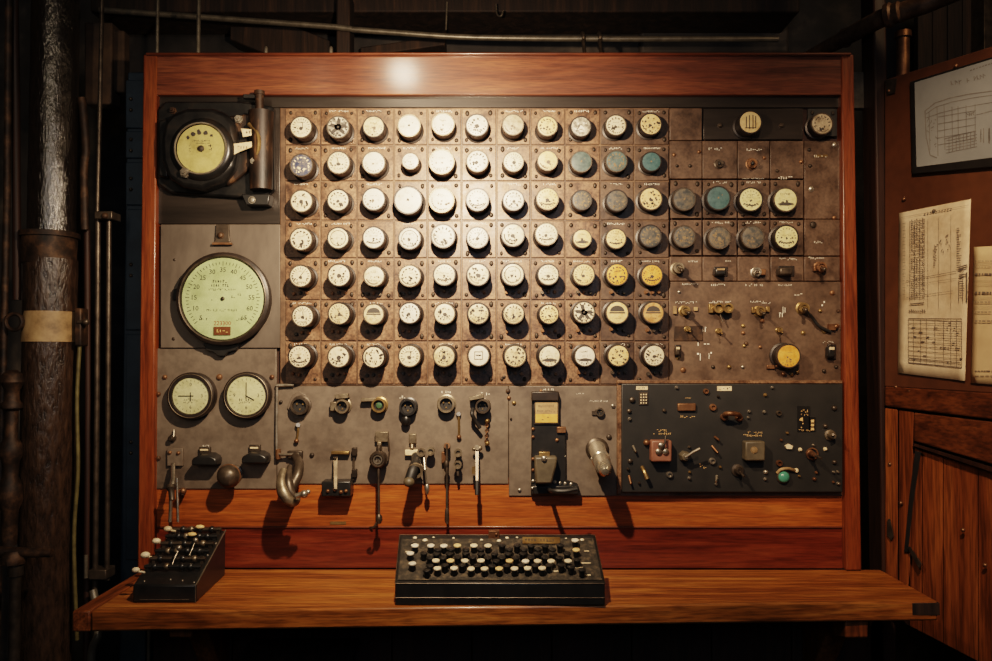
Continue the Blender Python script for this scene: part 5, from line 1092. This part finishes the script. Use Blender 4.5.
pipe_thing('tall_rod', 'right of the two long parallel rods beside the blue cabinet', [B(107,580,-.04), B(108,400,-.04), B(109,214,-.04)], 2.6*S(), 'dkmetal', 'rod')
t = thing('rod_joint', 'small joint block where the thin rods meet at upper left', 'joint', B(102,217,-.03))
bm = bm_(); pbox(bm, 94, 211, 112, 219, -.06, -.02); obj('block', bm, M['dkmetal'], t, bev=.002); bm = bm_(); ball(bm, B(105,216,-.02), 3.4*S(), 10); obj('bolt', bm, M['rust'], t)
t = thing('rod_bracket', 'small bracket clamping the parallel rods just above the desk end', 'bracket', B(98,575,-.03))
bm = bm_(); pbox(bm, 88, 570, 106, 580, -.06, -.02); obj('block', bm, M['dkmetal'], t, bev=.002); bm = bm_(); cyl(bm, B(86,555,-.02), B(86,578,-.02), 2*S()); obj('pin', bm, M['conduit'], t)
pipe_thing('black_hose', 'black hose hanging between the tarred pipe and the rods', spline([B(82,98,-.03), B(84,120,-.03), B(86,150,-.03), B(84,170,-.03), B(85,230,-.03)]), 4*S(), 'rust', 'hose')
pipe_thing('yellow_cable', 'grimy yellow cable running down beside the tarred pipe', spline([B(80,340,-.01), B(77,400,-.01), B(78,470,-.01), B(74,540,-.01), B(77,640,-.01)]), 2*S(), 'yellowcable', 'cable')
pipe_thing('thin_pipe', 'slim black pipe close beside the tarred pipe, below the tan band', [B(86,700,-.05), B(88,400,-.05), B(87,230,-.05)], 3.2*S(), 'darkwood')
pipe_thing('bent_pipe', 'bent corroded pipe under the left end of the desk', spline([B(90,700,.0), B(92,652,.0), B(98,635,.0), B(97,612,-.02), B(93,590,-.03)]), 4*S(), 'conduit')
t = thing('blue_cabinet', 'narrow dark blue steel cabinet behind the left edge of the board', 'cabinet', (B(134,400,-.14).x, .2, 0))
x0_, x1_ = B(124,300,-.12).x, B(150,300,-.12).x
bm = bm_(); box(bm, (x0_,.12,0), (x1_,.3,B(130,72,-.12).z)); obj('cabinet_body', bm, M['bluesteel'], t, bev=.003)
for y0, y1 in ((80,128),(131,158),(162,205),(209,330),(334,560)):
    bm = bm_(); pbox(bm, 125.5, y0, 144, y1, -.12, -.114); d_ = obj('drawer_front', bm, M['bluesteel'], t, bev=.002)
    bm = bm_(); ball(bm, B(131,(y0+y1)/2-5,-.113), 2*S(), 10); ball(bm, B(131,(y0+y1)/2+6,-.113), 2*S(), 10); obj('rivets', bm, M['dkmetal'], d_)
# things under the desk
t = thing('slatted_crate', 'dim brown wooden crate under the desk, left of centre', 'crate', (-.35, -.08, .3))
bm = bm_(); box(bm, (-.47,-.14,.0), (-.28,-.02,.655)); obj('crate_body', bm, M['darkwood'], t, bev=.003)
bm = bm_(); box(bm, (-.48,-.15,.655), (-.27,-.015,.67)); obj('lid', bm, M['beam'], t, bev=.002)

# ------------------------------------------------------------------ light
def spot(name, loc, tgt, e, col, ang, blend, rad):
    l = bpy.data.lights.new(name, 'SPOT'); l.energy = e; l.color = col; l.spot_size = math.radians(ang); l.spot_blend = blend; l.shadow_soft_size = rad
    o = bpy.data.objects.new(name, l); COL.objects.link(o); o.location = loc
    o.rotation_euler = (Vector(tgt)-Vector(loc)).to_track_quat('-Z', 'Y').to_euler(); return o
def point(name, loc, e, col, rad):
    l = bpy.data.lights.new(name, 'POINT'); l.energy = e; l.color = col; l.shadow_soft_size = rad
    o = bpy.data.objects.new(name, l); COL.objects.link(o); o.location = loc; return o
WARM = (1, .70, .40)
kl = B(455,140,0); KLOC = V(kl.x, -.65, kl.z)
spot('key_spot', KLOC, B(440,275), 47, (1,.745,.51), 122, 1.0, .012)
rl_ = B(367,-35,0)
spot('rail_spot', V(rl_.x, -.65, rl_.z), B(440,80), 6, (1,.80,.56), 34, 1.0, .03)  # unseen narrow light added to put the highlight on the top rail
spot('door_spot', (.25,-1.35,2.0), D(955,330), 52, (1,.70,.45), 46, .8, .05)  # unseen light added to brighten the door and its papers
point('corner_fill', (.98,-.30,2.15), 1.6, WARM, .05)  # unseen warm light added to bring out the pipes at top right
al = bpy.data.lights.new('pipe_strip', 'AREA'); al.shape = 'RECTANGLE'; al.size = .05; al.size_y = 1.1; al.energy = .45; al.color = (1,.80,.56); al.spread = math.radians(70)
ao = bpy.data.objects.new('pipe_strip', al); COL.objects.link(ao); ao.location = (-.62,-1.35,1.75); ao.rotation_euler = (V(B(50,200).x,0,1.55)-V(-.62,-1.35,1.75)).to_track_quat('-Z','Y').to_euler()  # unseen tall area light added for the long highlight on the tarred pipe
point('cool_fill', (.15,-2.2,1.7), 9, (.60,.76,1), .35)
point('warm_fill', (.4,-1.9,2.2), 3, WARM, .3)
w = bpy.data.worlds.new('world'); sc.world = w; w.use_nodes = True
w.node_tree.nodes['Background'].inputs[0].default_value = (.5,.6,.8,1); w.node_tree.nodes['Background'].inputs[1].default_value = .02
sc.view_settings.view_transform = 'Filmic'
sc.view_settings.look = 'Medium High Contrast'
sc.view_settings.exposure = .75
